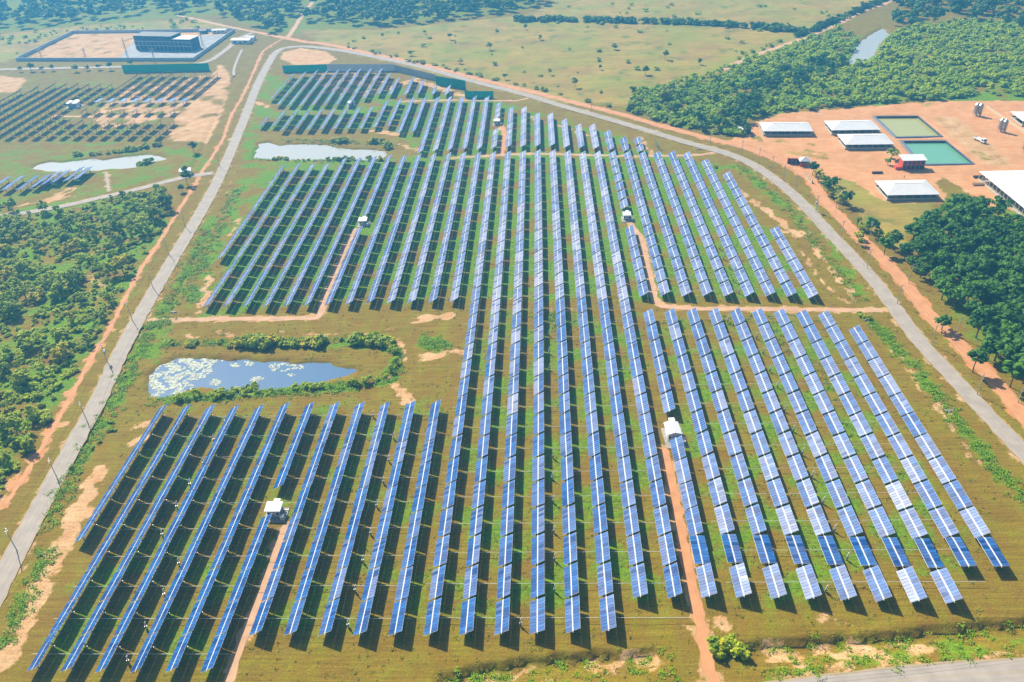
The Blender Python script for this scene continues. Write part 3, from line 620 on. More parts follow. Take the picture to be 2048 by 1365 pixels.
me = bpy.data.meshes.new("solar_tables"); me.from_pydata(V, [], F_)
for k in ("panel", "alu", "rail", "steel", "backsheet"): me.materials.append(M[k])
me.polygons.foreach_set("material_index", MI)
for nm, vals in (("md", MD), ("tr", TRA), ("dust_sheen", DUST_SHEEN)):
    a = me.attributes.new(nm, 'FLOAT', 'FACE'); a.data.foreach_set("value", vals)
me.update()
_o = obj("solar_tables", me); _o.color = (0, 0, 0, 1)
tag(_o, "hundreds of farther solar tables filling the fields up to the bend in the road", "solar tables", kind="stuff")
print("tables", len(TABLES), "individual", len(IND))

# drive rods running across the rows
ntab = {}
for t in TABLES:
    if t[6]: ntab.setdefault(t[4], []).append(t[1])
def rods(r0, r1, refrow, count, words):
    ys = sorted(ntab[refrow])[:count]
    for j, y in enumerate(ys):
        pts = [(rowx(r, y) - 3.2 if r == r0 else rowx(r, y) + (3 if r == r1 else 0), y + .6, 1.25) for r in range(r0, r1+1)]
        mb = MB(); mb.tube(pts, .055, n=5)
        c = Vector(pts[0]); o = mb.build("drive_rod", M["rod"])
        tag(o, f"thin white drive rod across the {words} rows under their {'nearest' if j == 0 else ordn(j+1)} tables", "drive rod", "drive rods between the rows")
rods(2, 7, 4, 1, "six leftmost front"); rods(2, 12, 9, 15, "leftmost front"); rods(13, 20, 14, 24, "long middle"); rods(22, 29, 22, 17, "right-hand front")
# drive motors: white bent arms on short posts beside the rows
mo = empty("drive_motor", (0, 0, 0)); a = MB(); a.box(-.16, .16, -.16, .16, -.3, 1.1); a.build("post", M["steel"], mo)
a = MB(); a.tube([(0,0,1.1),(.05,.0,1.9),(.16,0,2.6),(.42,0,3.0)], .17, .14, 8); a.build("actuator_arm", M["white"], mo)
a = MB(); a.box(-.25, .3, -.2, .2, .7, 1.25); a.build("gearbox", M["steel"], mo)
MOT = [("beside the fourth and fifth rows", [(452,846),(428,884),(408,931),(381,973),(355,1018),(326,1074),(359,1132),(330,1194),(294,1259),(258,1327)]),
       ("beside the tenth row", [(788,880),(778,925),(767,968),(754,1016),(742,1071),(726.5,1126),(711,1185),(697,1255),(747,836)]),
       ("along the green middle aisle", [(1041,1252),(1109,1184),(1109,1122),(1107.6,1067),(1106,1006),(1104,960),(1106,917),(1099,741),(1098,708),(1098,673)]),
       ("among the right-hand front rows", [(1650.5,1185),(1693,1120),(1667.6,1064),(1645,1008),(1623,956),(1604,910),(1586,864),(1568.6,824),(1554,776.6),(1539,743.6),(1525.7,708.5),(1512.6,678),(1455,645)]),
       ("in the right-hand middle rows", [(1477,587.7),(1466,563.5),(1457.6,538),(1446.6,519.5),(1439,500)])]
first = True
for words, ps_ in MOT:
    for j, (u, v) in enumerate(sorted(ps_, key=lambda q: -q[1])):
        o = mo if first else copy_tree(mo); first = False
        o.location = G(u, v); o.rotation_euler = (0, 0, R(random.uniform(-15, 25)))
        tag(o, f"white bent drive motor arm {words}, {'nearest' if j == 0 else ordn(j+1)} from the camera", "drive motor", "drive motors beside the rows")

# ------------------------------------------------------------------ inverter huts
def hut(px, py, w, d, h, label, rz=0.0, gable=False):
    p = G(px, py); o = empty("inverter_hut", (p.x, p.y, 0), rz)
    a = MB(); a.box(-w*.62, w*.78, -d*1.0, d*.62, -.2, .2); a.build("concrete_pad", M["concrete"], o)
    a = MB(); a.box(-w*.38, w*.38, -d*.4, d*.4, .2, h-.25); wl = a.build("wall", M["white"], o)
    a = MB(); a.box(-.5, .5, -d*.4-.05, -d*.4, .25, 2.2); a.build("door", M["wall"], o)
    a = MB()
    if gable:
        for s in (-1, 1):
            A, B, C, D = Vector((0,-d/2,h+.5)), Vector((0,d/2,h+.5)), Vector((s*w/2,d/2,h-.2)), Vector((s*w/2,-d/2,h-.2)); t = Vector((0,0,.1))
            a.quad(A+t, B+t, C+t, D+t); a.quad(A, D, C, B); a.quad(D, D+t, C+t, C); a.quad(A, A+t, D+t, D); a.quad(B, C, C+t, B+t)
    else:
        a.poly([(-w/2,-d/2,h-.1),(w/2,-d/2,h-.1),(w/2,d/2,h+.25),(-w/2,d/2,h+.25)]); a.poly([(-w/2,-d/2,h-.22),(-w/2,d/2,h+.13),(w/2,d/2,h+.13),(w/2,-d/2,h-.22)])
        for q in (((-w/2,-d/2),(w/2,-d/2)),):
            a.quad((-w/2,-d/2,h-.22),(w/2,-d/2,h-.22),(w/2,-d/2,h-.1),(-w/2,-d/2,h-.1)); a.quad((w/2,-d/2,h-.22),(w/2,d/2,h+.13),(w/2,d/2,h+.25),(w/2,-d/2,h-.1)); a.quad((-w/2,d/2,h+.13),(-w/2,-d/2,h-.22),(-w/2,-d/2,h-.1),(-w/2,d/2,h+.25)); a.quad((w/2,d/2,h+.13),(-w/2,d/2,h+.13),(-w/2,d/2,h+.25),(w/2,d/2,h+.25))
    a.build("roof", M["roofw"], o)
    a = MB(); a.box(-w*.1, w*.3, d*.5, d*.78, h-.1, h+.3); a.box(-w*.1+.1, w*.3-.1, d*.52, d*.76, .2, h-.1); a.build("rear_hood", M["white"], o)
    for sx in (-1, 1):
        a = MB(); a.tube([(sx*w*.45,-d*.45,.2),(sx*w*.45,-d*.45,h-.22)], .06); a.build("post", M["steel"], o)
    a = MB(); a.box(w*.5, w*.7, -d*.8, -d*.45, .2, 1.6); a.build("cabinet", M["wall"], o)
    a = MB(); a.box(-w*.34, -w*.2, -d*.4-.06, -d*.4, 1.0, 1.9); a.box(w*.2, w*.34, -d*.4-.06, -d*.4, 1.0, 1.9); a.build("louvre", M["dark"], o)
    a = MB(); a.box(w*.38, w*.46, -d*.2, d*.15, .5, 1.3); a.box(w*.38, w*.78, d*.3, d*.36, .2, .42); a.build("cooling_unit", M["steel"], o)
    tag(o, label, "hut", "inverter huts in the solar field"); return o
hut(551, 1028, 4.6, 3.6, 2.9, "white roofed inverter hut at the end of the left front dirt track")
hut(1344, 872, 4.6, 6.0, 3.2, "white gabled inverter hut on a concrete pad among the right-hand front rows", R(4), True)
hut(727, 449, 4.2, 3.8, 2.7, "white roofed inverter hut on the narrow track in the middle field")
hut(1253, 438, 4.0, 3.8, 2.7, "white inverter hut at the head of the curved right-hand track")
hut(703, 212, 4.6, 3.4, 2.7, "white inverter hut in the gap between the farthest rows")
hut(994, 249, 4.2, 3.4, 2.7, "white inverter hut near the far upper rows beside a bare strip")
hut(149, 214, 8.0, 6.0, 3.4, "white flat-roofed hut among dark rows of the field across the road")

# ------------------------------------------------------------------ vegetation
def leaf_cloud(rr, n_cl, n_leaf, rx, rz, zc, clr, leaf, flat=.8, skirt=0.0):
    """leaf-sized quads gathered in clumps over an uneven crown; returns verts (n*4,3) and a tone per leaf"""
    cl = []
    for _ in range(n_cl):
        a = rr.uniform(0, 2*math.pi); u = rr.uniform(-.75, 1); r = (rr.random()**.45)
        s = math.sqrt(max(.05, 1 - u*u)); cl.append(((rx*s*r*math.cos(a)), (rx*s*r*math.sin(a)), zc + rz*u*r*.9, clr*rr.uniform(.65, 1.3), rr.random()))
    n = n_leaf; idx = rng.integers(0, n_cl, n); C = np.array(cl)[idx]
    d = rng.normal(size=(n, 3)); d /= np.linalg.norm(d, axis=1)[:, None]; d[:, 2] = np.abs(d[:, 2])*.8 + d[:, 2]*.2
    rad = C[:, 3] * rng.uniform(.55, 1.08, n); P = C[:, :3] + d * rad[:, None] * np.array([1, 1, flat])
    nrm = d + rng.normal(size=(n, 3))*.45 + np.array([0, 0, .8]); nrm /= np.linalg.norm(nrm, axis=1)[:, None]
    t = np.cross(nrm, rng.normal(size=(n, 3))); t /= np.linalg.norm(t, axis=1)[:, None]; b = np.cross(nrm, t)
    s = leaf * rng.uniform(.6, 1.35, n)[:, None]
    q = np.stack([P - t*s - b*s*.7, P + t*s - b*s*.7, P + t*s*.8 + b*s*.7, P - t*s*.8 + b*s*.7], 1)
    tone = np.clip(.55*C[:, 4] + .45*rng.random(n), 0, 1)
    return q.reshape(-1, 3), tone
def leaf_mesh(name, q, tone, material):
    me = bpy.data.meshes.new(name); n = len(tone)
    me.vertices.add(n*4); me.vertices.foreach_set("co", q.astype(np.float32).ravel()); me.loops.add(n*4); me.loops.foreach_set("vertex_index", np.arange(n*4, dtype=np.int32))
    me.polygons.add(n); me.polygons.foreach_set("loop_start", (np.arange(n)*4).astype(np.int32)); me.update(calc_edges=True)
    a = me.attributes.new("lf", 'FLOAT', 'FACE'); a.data.foreach_set("value", tone.astype(np.float32)); me.materials.append(material); return me
def trunk_mesh(rr, h, r, spread):
    mb = MB(); top = Vector((rr.uniform(-.3,.3), rr.uniform(-.3,.3), h)); mb.tube([(0,0,-.3), top*.5 + Vector((rr.uniform(-.1,.1),0,0)), top], r, r*.55, 6)
    for k in range(4):
        a = 2*math.pi*k/4 + rr.random(); e = top + Vector((spread*math.cos(a), spread*math.sin(a), h*rr.uniform(.35,.6))); mb.tube([top*.8, (top+e)/2 + Vector((0,0,.15)), e], r*.45, r*.15, 5)
    return mb.mesh("trunk", M["bark"])
def tree_kind(key, nvar, params, material):
    out = []
    for i in range(nvar):
        rr = random.Random(hash(key) % 1000 + i*17 if False else len(key)*31 + i*17); p = params(rr, i)
        q, tone = leaf_cloud(rr, p[0], p[1], p[2], p[3], p[4], p[5], p[6]); out.append((leaf_mesh("crown", q, tone, material), trunk_mesh(rr, p[4]*.72, .06*p[2] + .05, p[2]*.5), q, tone))
    return out
KIND = {
 "scrub": tree_kind("scrub", 7, lambda r, i: (r.randint(16, 34), 760, r.uniform(1.9, 3.3), r.uniform(1.4, 3.6), r.uniform(2.6, 4.6), r.uniform(.6, 1.0), .30), M["leaf_scrub"]),
 "dark": tree_kind("dark", 6, lambda r, i: (r.randint(22, 34), 1100, r.uniform(2.8, 4.1), r.uniform(2.4, 3.6), r.uniform(4.8, 6.4), 1.05, .38), M["leaf_dark"]),
 "lime": tree_kind("lime", 4, lambda r, i: (r.randint(12, 24), 560, r.uniform(1.7, 2.8), r.uniform(1.2, 2.8), r.uniform(2.0, 3.4), .85, .30), M["leaf_lime"]),
 "far": tree_kind("far", 6, lambda r, i: (r.randint(9, 15), 300, r.uniform(2.6, 3.4), r.uniform(2.2, 3.6), r.uniform(3.6, 5.0), 1.4, .55), M["leaf_far"]),
 "bush": tree_kind("bush", 5, lambda r, i: (r.randint(8, 12), 300, r.uniform(1.3, 1.9), r.uniform(.8, 1.2), r.uniform(.7, 1.0), .75, .28), M["leaf_scrub"]),
}
def plant(kind, name, p, sc, label, cat, group, parts=True):
    cm, tm, _, _ = random.choice(KIND[kind]); rz = random.uniform(0, 6.28); z = float(height(np.array([p.x]), np.array([p.y]))[0])
    s3 = (sc*random.uniform(.88, 1.12), sc*random.uniform(.88, 1.12), sc*random.uniform(.85, 1.2))
    if parts:
        o = empty(name, (p.x, p.y, z), rz); o.scale = s3; obj("crown", cm, o); obj("trunk", tm, o)
    else:
        o = obj(name, cm); o.location = (p.x, p.y, z); o.rotation_euler = (0, 0, rz); o.scale = s3
    return tag(o, label, cat, group)
ROADPTS = [(GL(l), w) for l, w in ((ROADL, 5.0), (ROADS, 4.2), (ROADT, 4.2), (ROADB, 6))] + [(GL(a), w*.5 + 2.0) for a, w in TR.values()]
_bx = np.arange(-620, 620, 2.0); _by = np.arange(60, 1500, 2.0); _BX, _BY = np.meshgrid(_bx, _by); BD = np.full(_BX.shape, 1e9)
for p, w in ROADPTS:
    x0, x1 = min(q.x for q in p) - 20, max(q.x for q in p) + 20; y0, y1 = min(q.y for q in p) - 20, max(q.y for q in p) + 20
    i0, i1 = np.searchsorted(_bx, (x0, x1)); j0, j1 = np.searchsorted(_by, (y0, y1)); sl_ = (slice(j0, j1), slice(i0, i1))
    BD[sl_] = np.minimum(BD[sl_], dist_line(_BX[sl_], _BY[sl_], p) - w)
for p in list(PW.values()) + list(LW.values()): BD = np.minimum(BD, sdist(_BX, _BY, p) - 1.5)
def free_at(x, y):
    i = int((x + 620) / 2 + .5); j = int((y - 60) / 2 + .5)
    return BD[j, i] if 0 <= i < len(_bx) and 0 <= j < len(_by) else 50.0
def blocked(x, y, r=0.0): return free_at(x, y) < r*.6
def scatter(px, n, mind, seed, dens=None, tries=40):
    r2 = np.random.default_rng(seed); p = GL(px); xs = [q.x for q in p]; ys = [q.y for q in p]; N_ = n*tries
    X = r2.uniform(min(xs), max(xs), N_); Y = r2.uniform(min(ys), max(ys), N_); ok = inside(X, Y, p)
    if dens is not None: ok &= pn(X, Y, dens, seed) + .5*pn(X, Y, dens*.4, seed+1) > r2.uniform(-.75, .5, N_)
    cell = {}; out = []
    for x, y in zip(X[ok], Y[ok]):
        if len(out) >= n: break
        i, j = int(x // mind), int(y // mind)
        if any((x-a)**2 + (y-b)**2 < mind*mind for di in (-1, 0, 1) for dj in (-1, 0, 1) for a, b in cell.get((i+di, j+dj), ())): continue
        if blocked(x, y, mind*.4): continue
        cell.setdefault((i, j), []).append((x, y)); out.append((float(x), float(y)))
    return [Vector((x, y, 0)) for x, y in out]
LFOREST = [(-140,420),(0,405),(60,428),(140,422),(205,402),(330,378),(345,440),(308,492),(248,588),(188,695),(148,762),(105,838),(55,915),(-20,1010),(-140,1010)]
pts = scatter(LFOREST, 290, 2.8, 11, 20)
for k, p in enumerate(pts):
    u, v = Pj((p.x, p.y, 0)); kk = "lime" if random.random() < .22 else "scrub"
    plant(kk, "scrub_tree", p, random.choice((.4, .5, .6, .7, .8, .9, 1.0, 1.2, 1.4)) if kk == "scrub" else random.uniform(.55, 1.0), "lime green young tree in the scrub wood beside the left road" if kk == "lime" else "bushy green tree in the scrub wood beside the left road", "tree", "lime trees of the left scrub wood" if kk == "lime" else "trees of the left scrub wood")
RFOREST = [(1802,520),(1832,468),(1880,432),(1945,425),(2010,445),(2060,475),(2200,500),(2200,900),(2060,800),(1990,735),(1935,652),(1880,600),(1835,556)]
for p in scatter(RFOREST, 230, 4.9, 5): plant("dark", "plantation_tree", p, random.uniform(.65, 1.3), "dense dark green tree in the plantation beside the orange track", "tree", "trees of the dark plantation")
for u, v, s in ((1668,372,.85),): plant("dark", "round_tree", G(u, v), .6, "small round clipped tree by the forecourt above the bare white roof", "tree", None)
ROWT = [(1625,350),(1636,362),(1648,372),(1655,388),(1668,395),(1680,405),(1690,412),(1715,450),(1728,462),(1740,470),(1756,478),(1770,490),(1785,498),(1716,480),(1722,492),(1768,510)]
for j, (u, v) in enumerate(ROWT): plant("scrub" if j % 3 else "dark", "roadside_tree", G(u, v), random.uniform(.7, 1.0), "green tree in the uneven row between the orange track and the pavilion yard", "tree", "trees along the orange track")
for u, v, s in ((1883,660,.8),(1945,745,.95),(1975,720,.8),(2020,775,1.0)): plant("dark", "roadside_tree", G(u, v), s, "dark leafy tree overhanging the near stretch of the orange track", "tree", "trees overhanging the orange track")
for u, v, s in ((1782,318,1.15),(1775,330,.7),(1830,310,.4)): plant("scrub", "yard_tree", G(u, v), s, "green tree standing beside the red house and teal pond", "tree", "trees at the red house")
# upper right scrub hill
UR = zpt(1100,0,.463,[(330,500),(360,410),(700,320),(900,240),(1100,170),(1250,135),(1330,165),(1290,280),(1400,275),(1460,160),(1600,110),(2200,60),(2200,420),(1800,420),(1400,450),(1000,490),(850,520),(830,600),(620,560)])
urp = scatter(UR, 1000, 2.9, 21, 40)
urp.sort(key=lambda p: p.length)
for p in urp[:230]:
    plant("far" if random.random() < .15 else "lime", "hill_shrub", p, random.uniform(.55, 1.1), "leafy green shrub on the scrub slope behind the white pavilions", "shrub", "shrubs of the upper right slope", True)
for p in scatter(zpt(1100,0,.463,[(620,520),(800,470),(860,360),(1000,330),(1250,240),(1290,270),(1200,330),(1080,400),(900,470),(860,600),(640,570)]), 45, 4.6, 33):
    plant("dark", "creek_tree", p, random.uniform(.7, 1.05), "tall dark tree along the creek behind the pavilions", "tree", "trees along the creek")
def mass(name, items, material, label, cat):
    Q = []; TN = []
    for kind, p, sc in items:
        _, _, q, t = random.choice(KIND[kind]); a = random.uniform(0, 6.28); ca_, sa = math.cos(a), math.sin(a)
        x = (q[:, 0]*ca_ - q[:, 1]*sa)*sc + p.x; y = (q[:, 0]*sa + q[:, 1]*ca_)*sc + p.y; Q.append(np.stack([x, y, q[:, 2]*sc], 1)); TN.append(np.clip(t*.5 + random.random()*.6, 0, 1))
    o = obj(name, leaf_mesh(name, np.concatenate(Q), np.concatenate(TN), material)); return tag(o, label, cat, kind="stuff")
items = [("bush", p, random.uniform(.8, 2.0)) for p in scatter(UR, 1500, 2.2, 61, 16, 6)]
mass("slope_scrub", items, M["leaf_lime"], "yellow green scrub filling the slope between the upper right shrubs", "scrub")
mass("distant_shrubs", [("lime", p, random.uniform(.6, 1.25)) for p in urp[230:]], M["leaf_lime"], "farther shrubs covering the upper right slope", "shrubs")
FARW = [([(-160,-60),(400,-60),(430,30),(300,28),(130,52),(-160,72)], 620, 3.6), ([(400,-60),(640,-60),(600,20),(560,70),(500,58),(430,30)], 260, 3.8), ([(640,-60),(1150,-60),(1100,12),(900,42),(760,52),(600,46)], 620, 3.6), ([(1790,-60),(2250,-60),(2250,75),(1930,48),(1790,62)], 300, 3.8)]
items = []
for px, n, md in FARW: items += [("far", p, random.uniform(1.1, 1.8)) for p in scatter(px, n, md, n, None, 12)]
mass("far_wood", items, M["leaf_far"], "hazy far-off wood along the top of the view", "wood")
# hedges and scattered field trees
def along(px, n, jit, seed):
    rr = random.Random(seed); p = resample(GL(px), 2.0); return [p[rr.randrange(len(p))] + Vector((rr.gauss(0, jit), rr.gauss(0, jit), 0)) for _ in range(n)]
for px, n, lab, g in (([(1610,72),(1700,32),(1770,4)], 22, "dark bush beside the embankment track", "bushes along the embankment"), ([(700,95),(900,140),(1100,185),(1220,215)], 36, "small bush beside the orange strip of the upper road", "bushes along the upper road"),
                      ([(1440,140),(1500,108),(1560,88)], 14, "dark bush on the embankment edge", "bushes at the embankment edge")):
    for p in along(px, n, 1.6, n): plant("bush", "bush", p, random.uniform(.7, 1.3), lab, "bush", g, False)
def hedge(px, n, s0, s1, label, jit=1.6):
    Q = []; TN = []
    for p in along(px, n, jit, n):
        _, _, q, t = random.choice(KIND["bush"]); sc = random.uniform(s0, s1); Q.append(q*np.array([sc, sc, sc*1.1]) + np.array([p.x, p.y, 0])); TN.append(np.clip(t*.5 + random.random()*.5, 0, 1))
    tag(obj("hedge", leaf_mesh("hedge", np.concatenate(Q), np.concatenate(TN), M["leaf_far"])), label, "hedge")
hedge([(1030,42),(1150,42),(1250,45),(1340,47),(1450,53),(1600,64)], 150, 1.2, 2.6, "dark hedge line crossing the pale meadow far beyond the road", 2.5)
hedge([(1600,74),(1690,34),(1770,2)], 60, 1.2, 2.2, "dark hedge climbing beside the far embankment track")
for u, v in ((823,112),(920,128),(1080,80),(1100,150),(1200,140),(1230,100),(1290,150),(1330,120),(1050,60),(980,100),(1400,130),(1150,175),(900,80),(1266,188),(1010,160)):
    plant("far", "field_tree", G(u, v), random.uniform(.45, .85), "lone leafy tree out in the pale meadow beyond the road", "tree", "lone trees in the meadow")
for j, (u, v) in enumerate(zpt(0,120,.1465,[(285,165),(430,160),(585,160),(725,150),(1045,165),(1200,145),(1355,140),(1515,140),(1795,90)])): plant("far", "street_tree", G(u, v), .62 + .2*(j % 3 == 1), "small roadside tree in front of the walled compound", "tree", "street trees at the compound road")
for u, v, s in ((388,305,.8),(372,350,.6),(335,420,1.0),(375,370,.9),(365,385,.6)): plant("far", "verge_tree", G(u, v), s, "dark small tree near the white gatehouse on the side road", "tree", "trees near the gatehouse")
# pond-side bushes
for px, n, s0, s1, kd, lab, g in (([(470,690),(560,690),(640,690)], 26, .9, 1.6, "bush", "dark bush on the far bank of the lily pond", "bushes on the far pond bank"), ([(350,690),(420,688),(500,686),(600,683),(700,680)], 34, .4, .9, "bush", "low bush in the strip along the far bank of the lily pond", "low bushes on the far pond bank"), ([(500,688),(560,690)], 6, 1.5, 2.0, "bush", "tall dark bush on the far bank of the lily pond", "tall bushes on the far pond bank"), ([(705,680),(745,685),(775,690)], 12, 1.2, 1.9, "bush", "large green bush at the pond's far corner", "bushes at the pond corner"),
        ([(700,684),(760,688),(790,708),(783,745),(740,765),(690,771),(600,781),(520,786),(430,792),(350,800)], 75, .3, .95, "lime", "bright green bush on the near bank of the lily pond", "bright bushes round the lily pond"), ([(425,790),(465,780),(510,775)], 7, .8, 1.2, "bush", "dark bush at the near left corner of the lily pond", "bushes at the near pond corner"),
        ([(545,320),(590,320),(640,320),(690,320),(760,320)], 26, .6, 1.2, "bush", "green bush on the near bank of the upper pond", "bushes on the upper pond bank"), ([(660,283),(760,288),(780,300)], 16, 1.0, 1.7, "bush", "dark bush on the far bank of the upper pond", "bushes behind the upper pond"), ([(150,312),(240,305),(330,290)], 22, .8, 1.5, "bush", "dark bush on the far bank of the western pond", "bushes behind the western pond"), ([(270,330),(310,325)], 5, 1.2, 1.8, "bush", "green bush at the near bank of the western pond", "bushes by the western pond"),
        ([(1440,1300),(1475,1305)], 7, .8, 1.4, "bush", "leafy green bush beside the front dirt track", "bushes at the front track"), ([(1380,330),(1400,325),(1430,335)], 5, .6, .9, "bush", "low bush at the end of the cross track by the road bend", "bushes at the road bend"), ([(1720,632),(1745,640)], 5, .5, .8, "bush", "low bush at the culvert beside the right road", "bushes at the right culvert"), ([(250,815),(200,880),(130,960)], 8, .4, .7, "bush", "low bush on the verge of the left road", "bushes on the left verge")):
    for p in along(px, n, 1.0 if kd != "lime" else .8, n*3 + int(px[0][0])):
        plant(kd, "bush", p, random.uniform(s0, s1)*(.55 if kd == "lime" else 1), lab, "bush", g, False)
# undergrowth and weeds: nobody could count them
items = [("bush", p, random.uniform(.45, 1.25)) for p in scatter(LFOREST, 600, 1.8, 77, 11, 8)]
mass("undergrowth", items, M["leaf_scrub"], "tangled low undergrowth filling the left scrub wood", "undergrowth")
items = [("bush", p, random.uniform(.4, 1.0)) for p in scatter(LFOREST, 700, 1.6, 78, 13, 5)]
mass("young_scrub", items, M["leaf_lime"], "yellow green young scrub among the trees of the left wood", "scrub")
items = [("bush", p, random.uniform(.5, 1.5)) for p in scatter([(660,95),(1100,200),(1240,205),(1420,150),(1590,85),(1720,20),(1770,-20),(1120,-20),(1060,30),(760,62)], 80, 5, 79, 35, 6)]
mass("meadow_shrubs", items, M["leaf_lime"], "scattered low shrubs dotting the pale meadow beyond the road", "shrubs")
items = [("bush", p, random.uniform(.6, 1.6)) for p in scatter([(-60,75),(160,54),(400,38),(470,58),(430,66),(140,66),(20,120),(-80,135)], 90, 5, 80, 30, 6)]
mass("meadow_shrubs", items, M["leaf_lime"], "scattered low shrubs around the walled compound", "shrubs")
def weeds(name, lines, label, material, size=.16, per=40):
    Q = []; TN = []
    for px, n, jit in lines:
        for p in along(px, n, jit, n + int(px[0][1])):
            k = per; d = rng.normal(size=(k, 3)); c = np.array([p.x, p.y, float(height(np.array([p.x]), np.array([p.y]))[0])]) + d*np.array([.55, .55, .18]) + np.array([0, 0, .25])
            nn = rng.normal(size=(k, 3))*.5 + np.array([0, 0, 1.0]); nn /= np.linalg.norm(nn, axis=1)[:, None]; t = np.cross(nn, rng.normal(size=(k, 3))); t /= np.linalg.norm(t, axis=1)[:, None]; b = np.cross(nn, t); s = size*rng.uniform(.6, 1.5, (k, 1))
            Q.append(np.stack([c - t*s, c - b*s, c + t*s, c + b*s], 1).reshape(-1, 3)); TN.append(np.clip(rng.random(k)*.5 + random.random()*.5, 0, 1))
    tag(obj(name, leaf_mesh(name, np.concatenate(Q), np.concatenate(TN), material)), label, "weeds", kind="stuff")
weeds("weeds", [([(295,665),(262,740),(200,850),(150,935),(100,1050)], 260, 1.8), ([(418,455),(381,532),(351.6,590),(325,630)], 200, 2.2), ([(470,380),(440,450),(400,540),(385,600)], 200, 2.0), ([(1740,640),(1800,700),(1880,800),(1960,900),(2048,1000)], 260, 1.6), ([(1480,335),(1560,400),(1640,500),(1720,600)], 180, 1.6),
               ([(900,1360),(1180,1320),(1340,1312)], 34, .9), ([(1500,1299),(1750,1282),(2048,1250)], 34, .9), ([(1560,1345),(1800,1315),(2048,1298)], 60, 1.6), ([(900,1375),(1380,1352)], 40, 2.0), ([(300,800),(420,797),(520,788),(640,780),(740,768),(790,745),(795,705),(760,684)], 240, 1.5), ([(330,690),(450,685),(560,684),(700,678)], 160, 1.4), ([(505,318),(640,321),(770,321)], 120, 1.5), ([(560,280),(700,286),(790,292)], 110, 2.0), ([(1310,650),(1500,640),(1640,640)], 40, 2.5), ([(1540,640),(1640,760),(1800,1000)], 60, 3), ([(1100,630),(1130,660)], 60, 2.4), ([(850,685),(880,690)], 60, 2.4), ([(300,655),(330,640)], 60, 2.0), ([(100,1100),(40,1220),(0,1300)], 90, 1.5)], "bright green weeds along verges and ditches", M["leaf_weed"])
# green tufts under the near tables
lines = []
Q = []; TN = []
for t in TABLES[:420]:
    if not t[6]: continue
    for _ in range(7):
        if random.random() < .35: continue
        k = 14; px_, py_ = t[0] + random.uniform(-1.0, 2.4), t[1] + random.uniform(-5.2, 5.2)
        d = rng.normal(size=(k, 3)); c = np.array([px_, py_, .16]) + d*np.array([.35, .45, .1]); tt = rng.normal(size=(k, 3)); tt /= np.linalg.norm(tt, axis=1)[:, None]; b = np.cross(tt, rng.normal(size=(k, 3))); b /= np.linalg.norm(b, axis=1)[:, None]; s = .13*rng.uniform(.6, 1.5, (k, 1))
        Q.append(np.stack([c - tt*s, c - b*s, c + tt*s, c + b*s], 1).reshape(-1, 3)); TN.append(rng.random(k))
def tufts(n, y0, y1, xw):
    for _ in range(n):
        y = y0 + (y1 - y0) * random.random()**.9; x = random.uniform(-1, 1) * (xw + y*.52); k = 9
        if blocked_grid(x, y): continue
        d = rng.normal(size=(k, 3)); c = np.array([x, y, .12]) + d*np.array([.3, .3, .05]); nn = rng.normal(size=(k, 3))*.6 + np.array([0, 0, .9]); nn /= np.linalg.norm(nn, axis=1)[:, None]
        tt = np.cross(nn, rng.normal(size=(k, 3))); tt /= np.linalg.norm(tt, axis=1)[:, None]; b = np.cross(nn, tt); s = .14*rng.uniform(.5, 1.5, (k, 1)); Q2.append(np.stack([c - tt*s, c - b*s, c + tt*s, c + b*s], 1).reshape(-1, 3)); T2.append(np.clip(rng.random(k)*.4 + random.random()*.6, 0, 1))
def blocked_grid(x, y): return free_at(x, y) < -.8
Q2 = []; T2 = []; tufts(5200, 92, 330, 40)
tag(obj("grass", leaf_mesh("grass", np.concatenate(Q2), np.concatenate(T2), M["leaf_dry"])), "olive and straw coloured grass tufts over the open ground", "grass", kind="stuff")
tag(obj("grass_tufts", leaf_mesh("grass_tufts", np.concatenate(Q), np.concatenate(TN), M["leaf_weed"])), "tufts of grass growing under the solar tables", "grass", kind="stuff")

# ------------------------------------------------------------------ utility poles
def pole_meshes():
    a = MB(); a.tube([(0,0,-.5),(0,0,8.6)], .17, .1, 8); sh = a.mesh("shaft", M["pole"])
    a = MB(); a.box(-.95, .95, -.06, .06, 8.0, 8.14); a.box(-.6, .6, -.05, .05, 7.3, 7.42); ar = a.mesh("crossarm", M["steel"])
    a = MB()
    for x in (-.85, 0, .85): a.tube([(x,0,8.14 if x else 8.6),(x,0,8.4 if x else 8.85)], .07, .05, 6)
    return sh, ar, a.mesh("insulator", M["white"])
PSH, PAR, PIN = pole_meshes()
PR = [(1482.6,310.4),(1517,326.5),(1543,342.6),(1566.7,361.7),(1590,382),(1631,424.7),(1672,416),(1681.5,476),(1733.7,537),(1738,480),(1793.7,608.4),(1816.6,566.8),(1862.6,690.5),(1912,673),(1953.4,790),(2035.5,804.7),(1420,287),(1340,248),(1295,240),(1183,226)]
PL = [(371,455),(338,510),(306,576),(265,642),(215,725),(175,845),(116,960),(34,1101.7),(440,335),(318,392)]
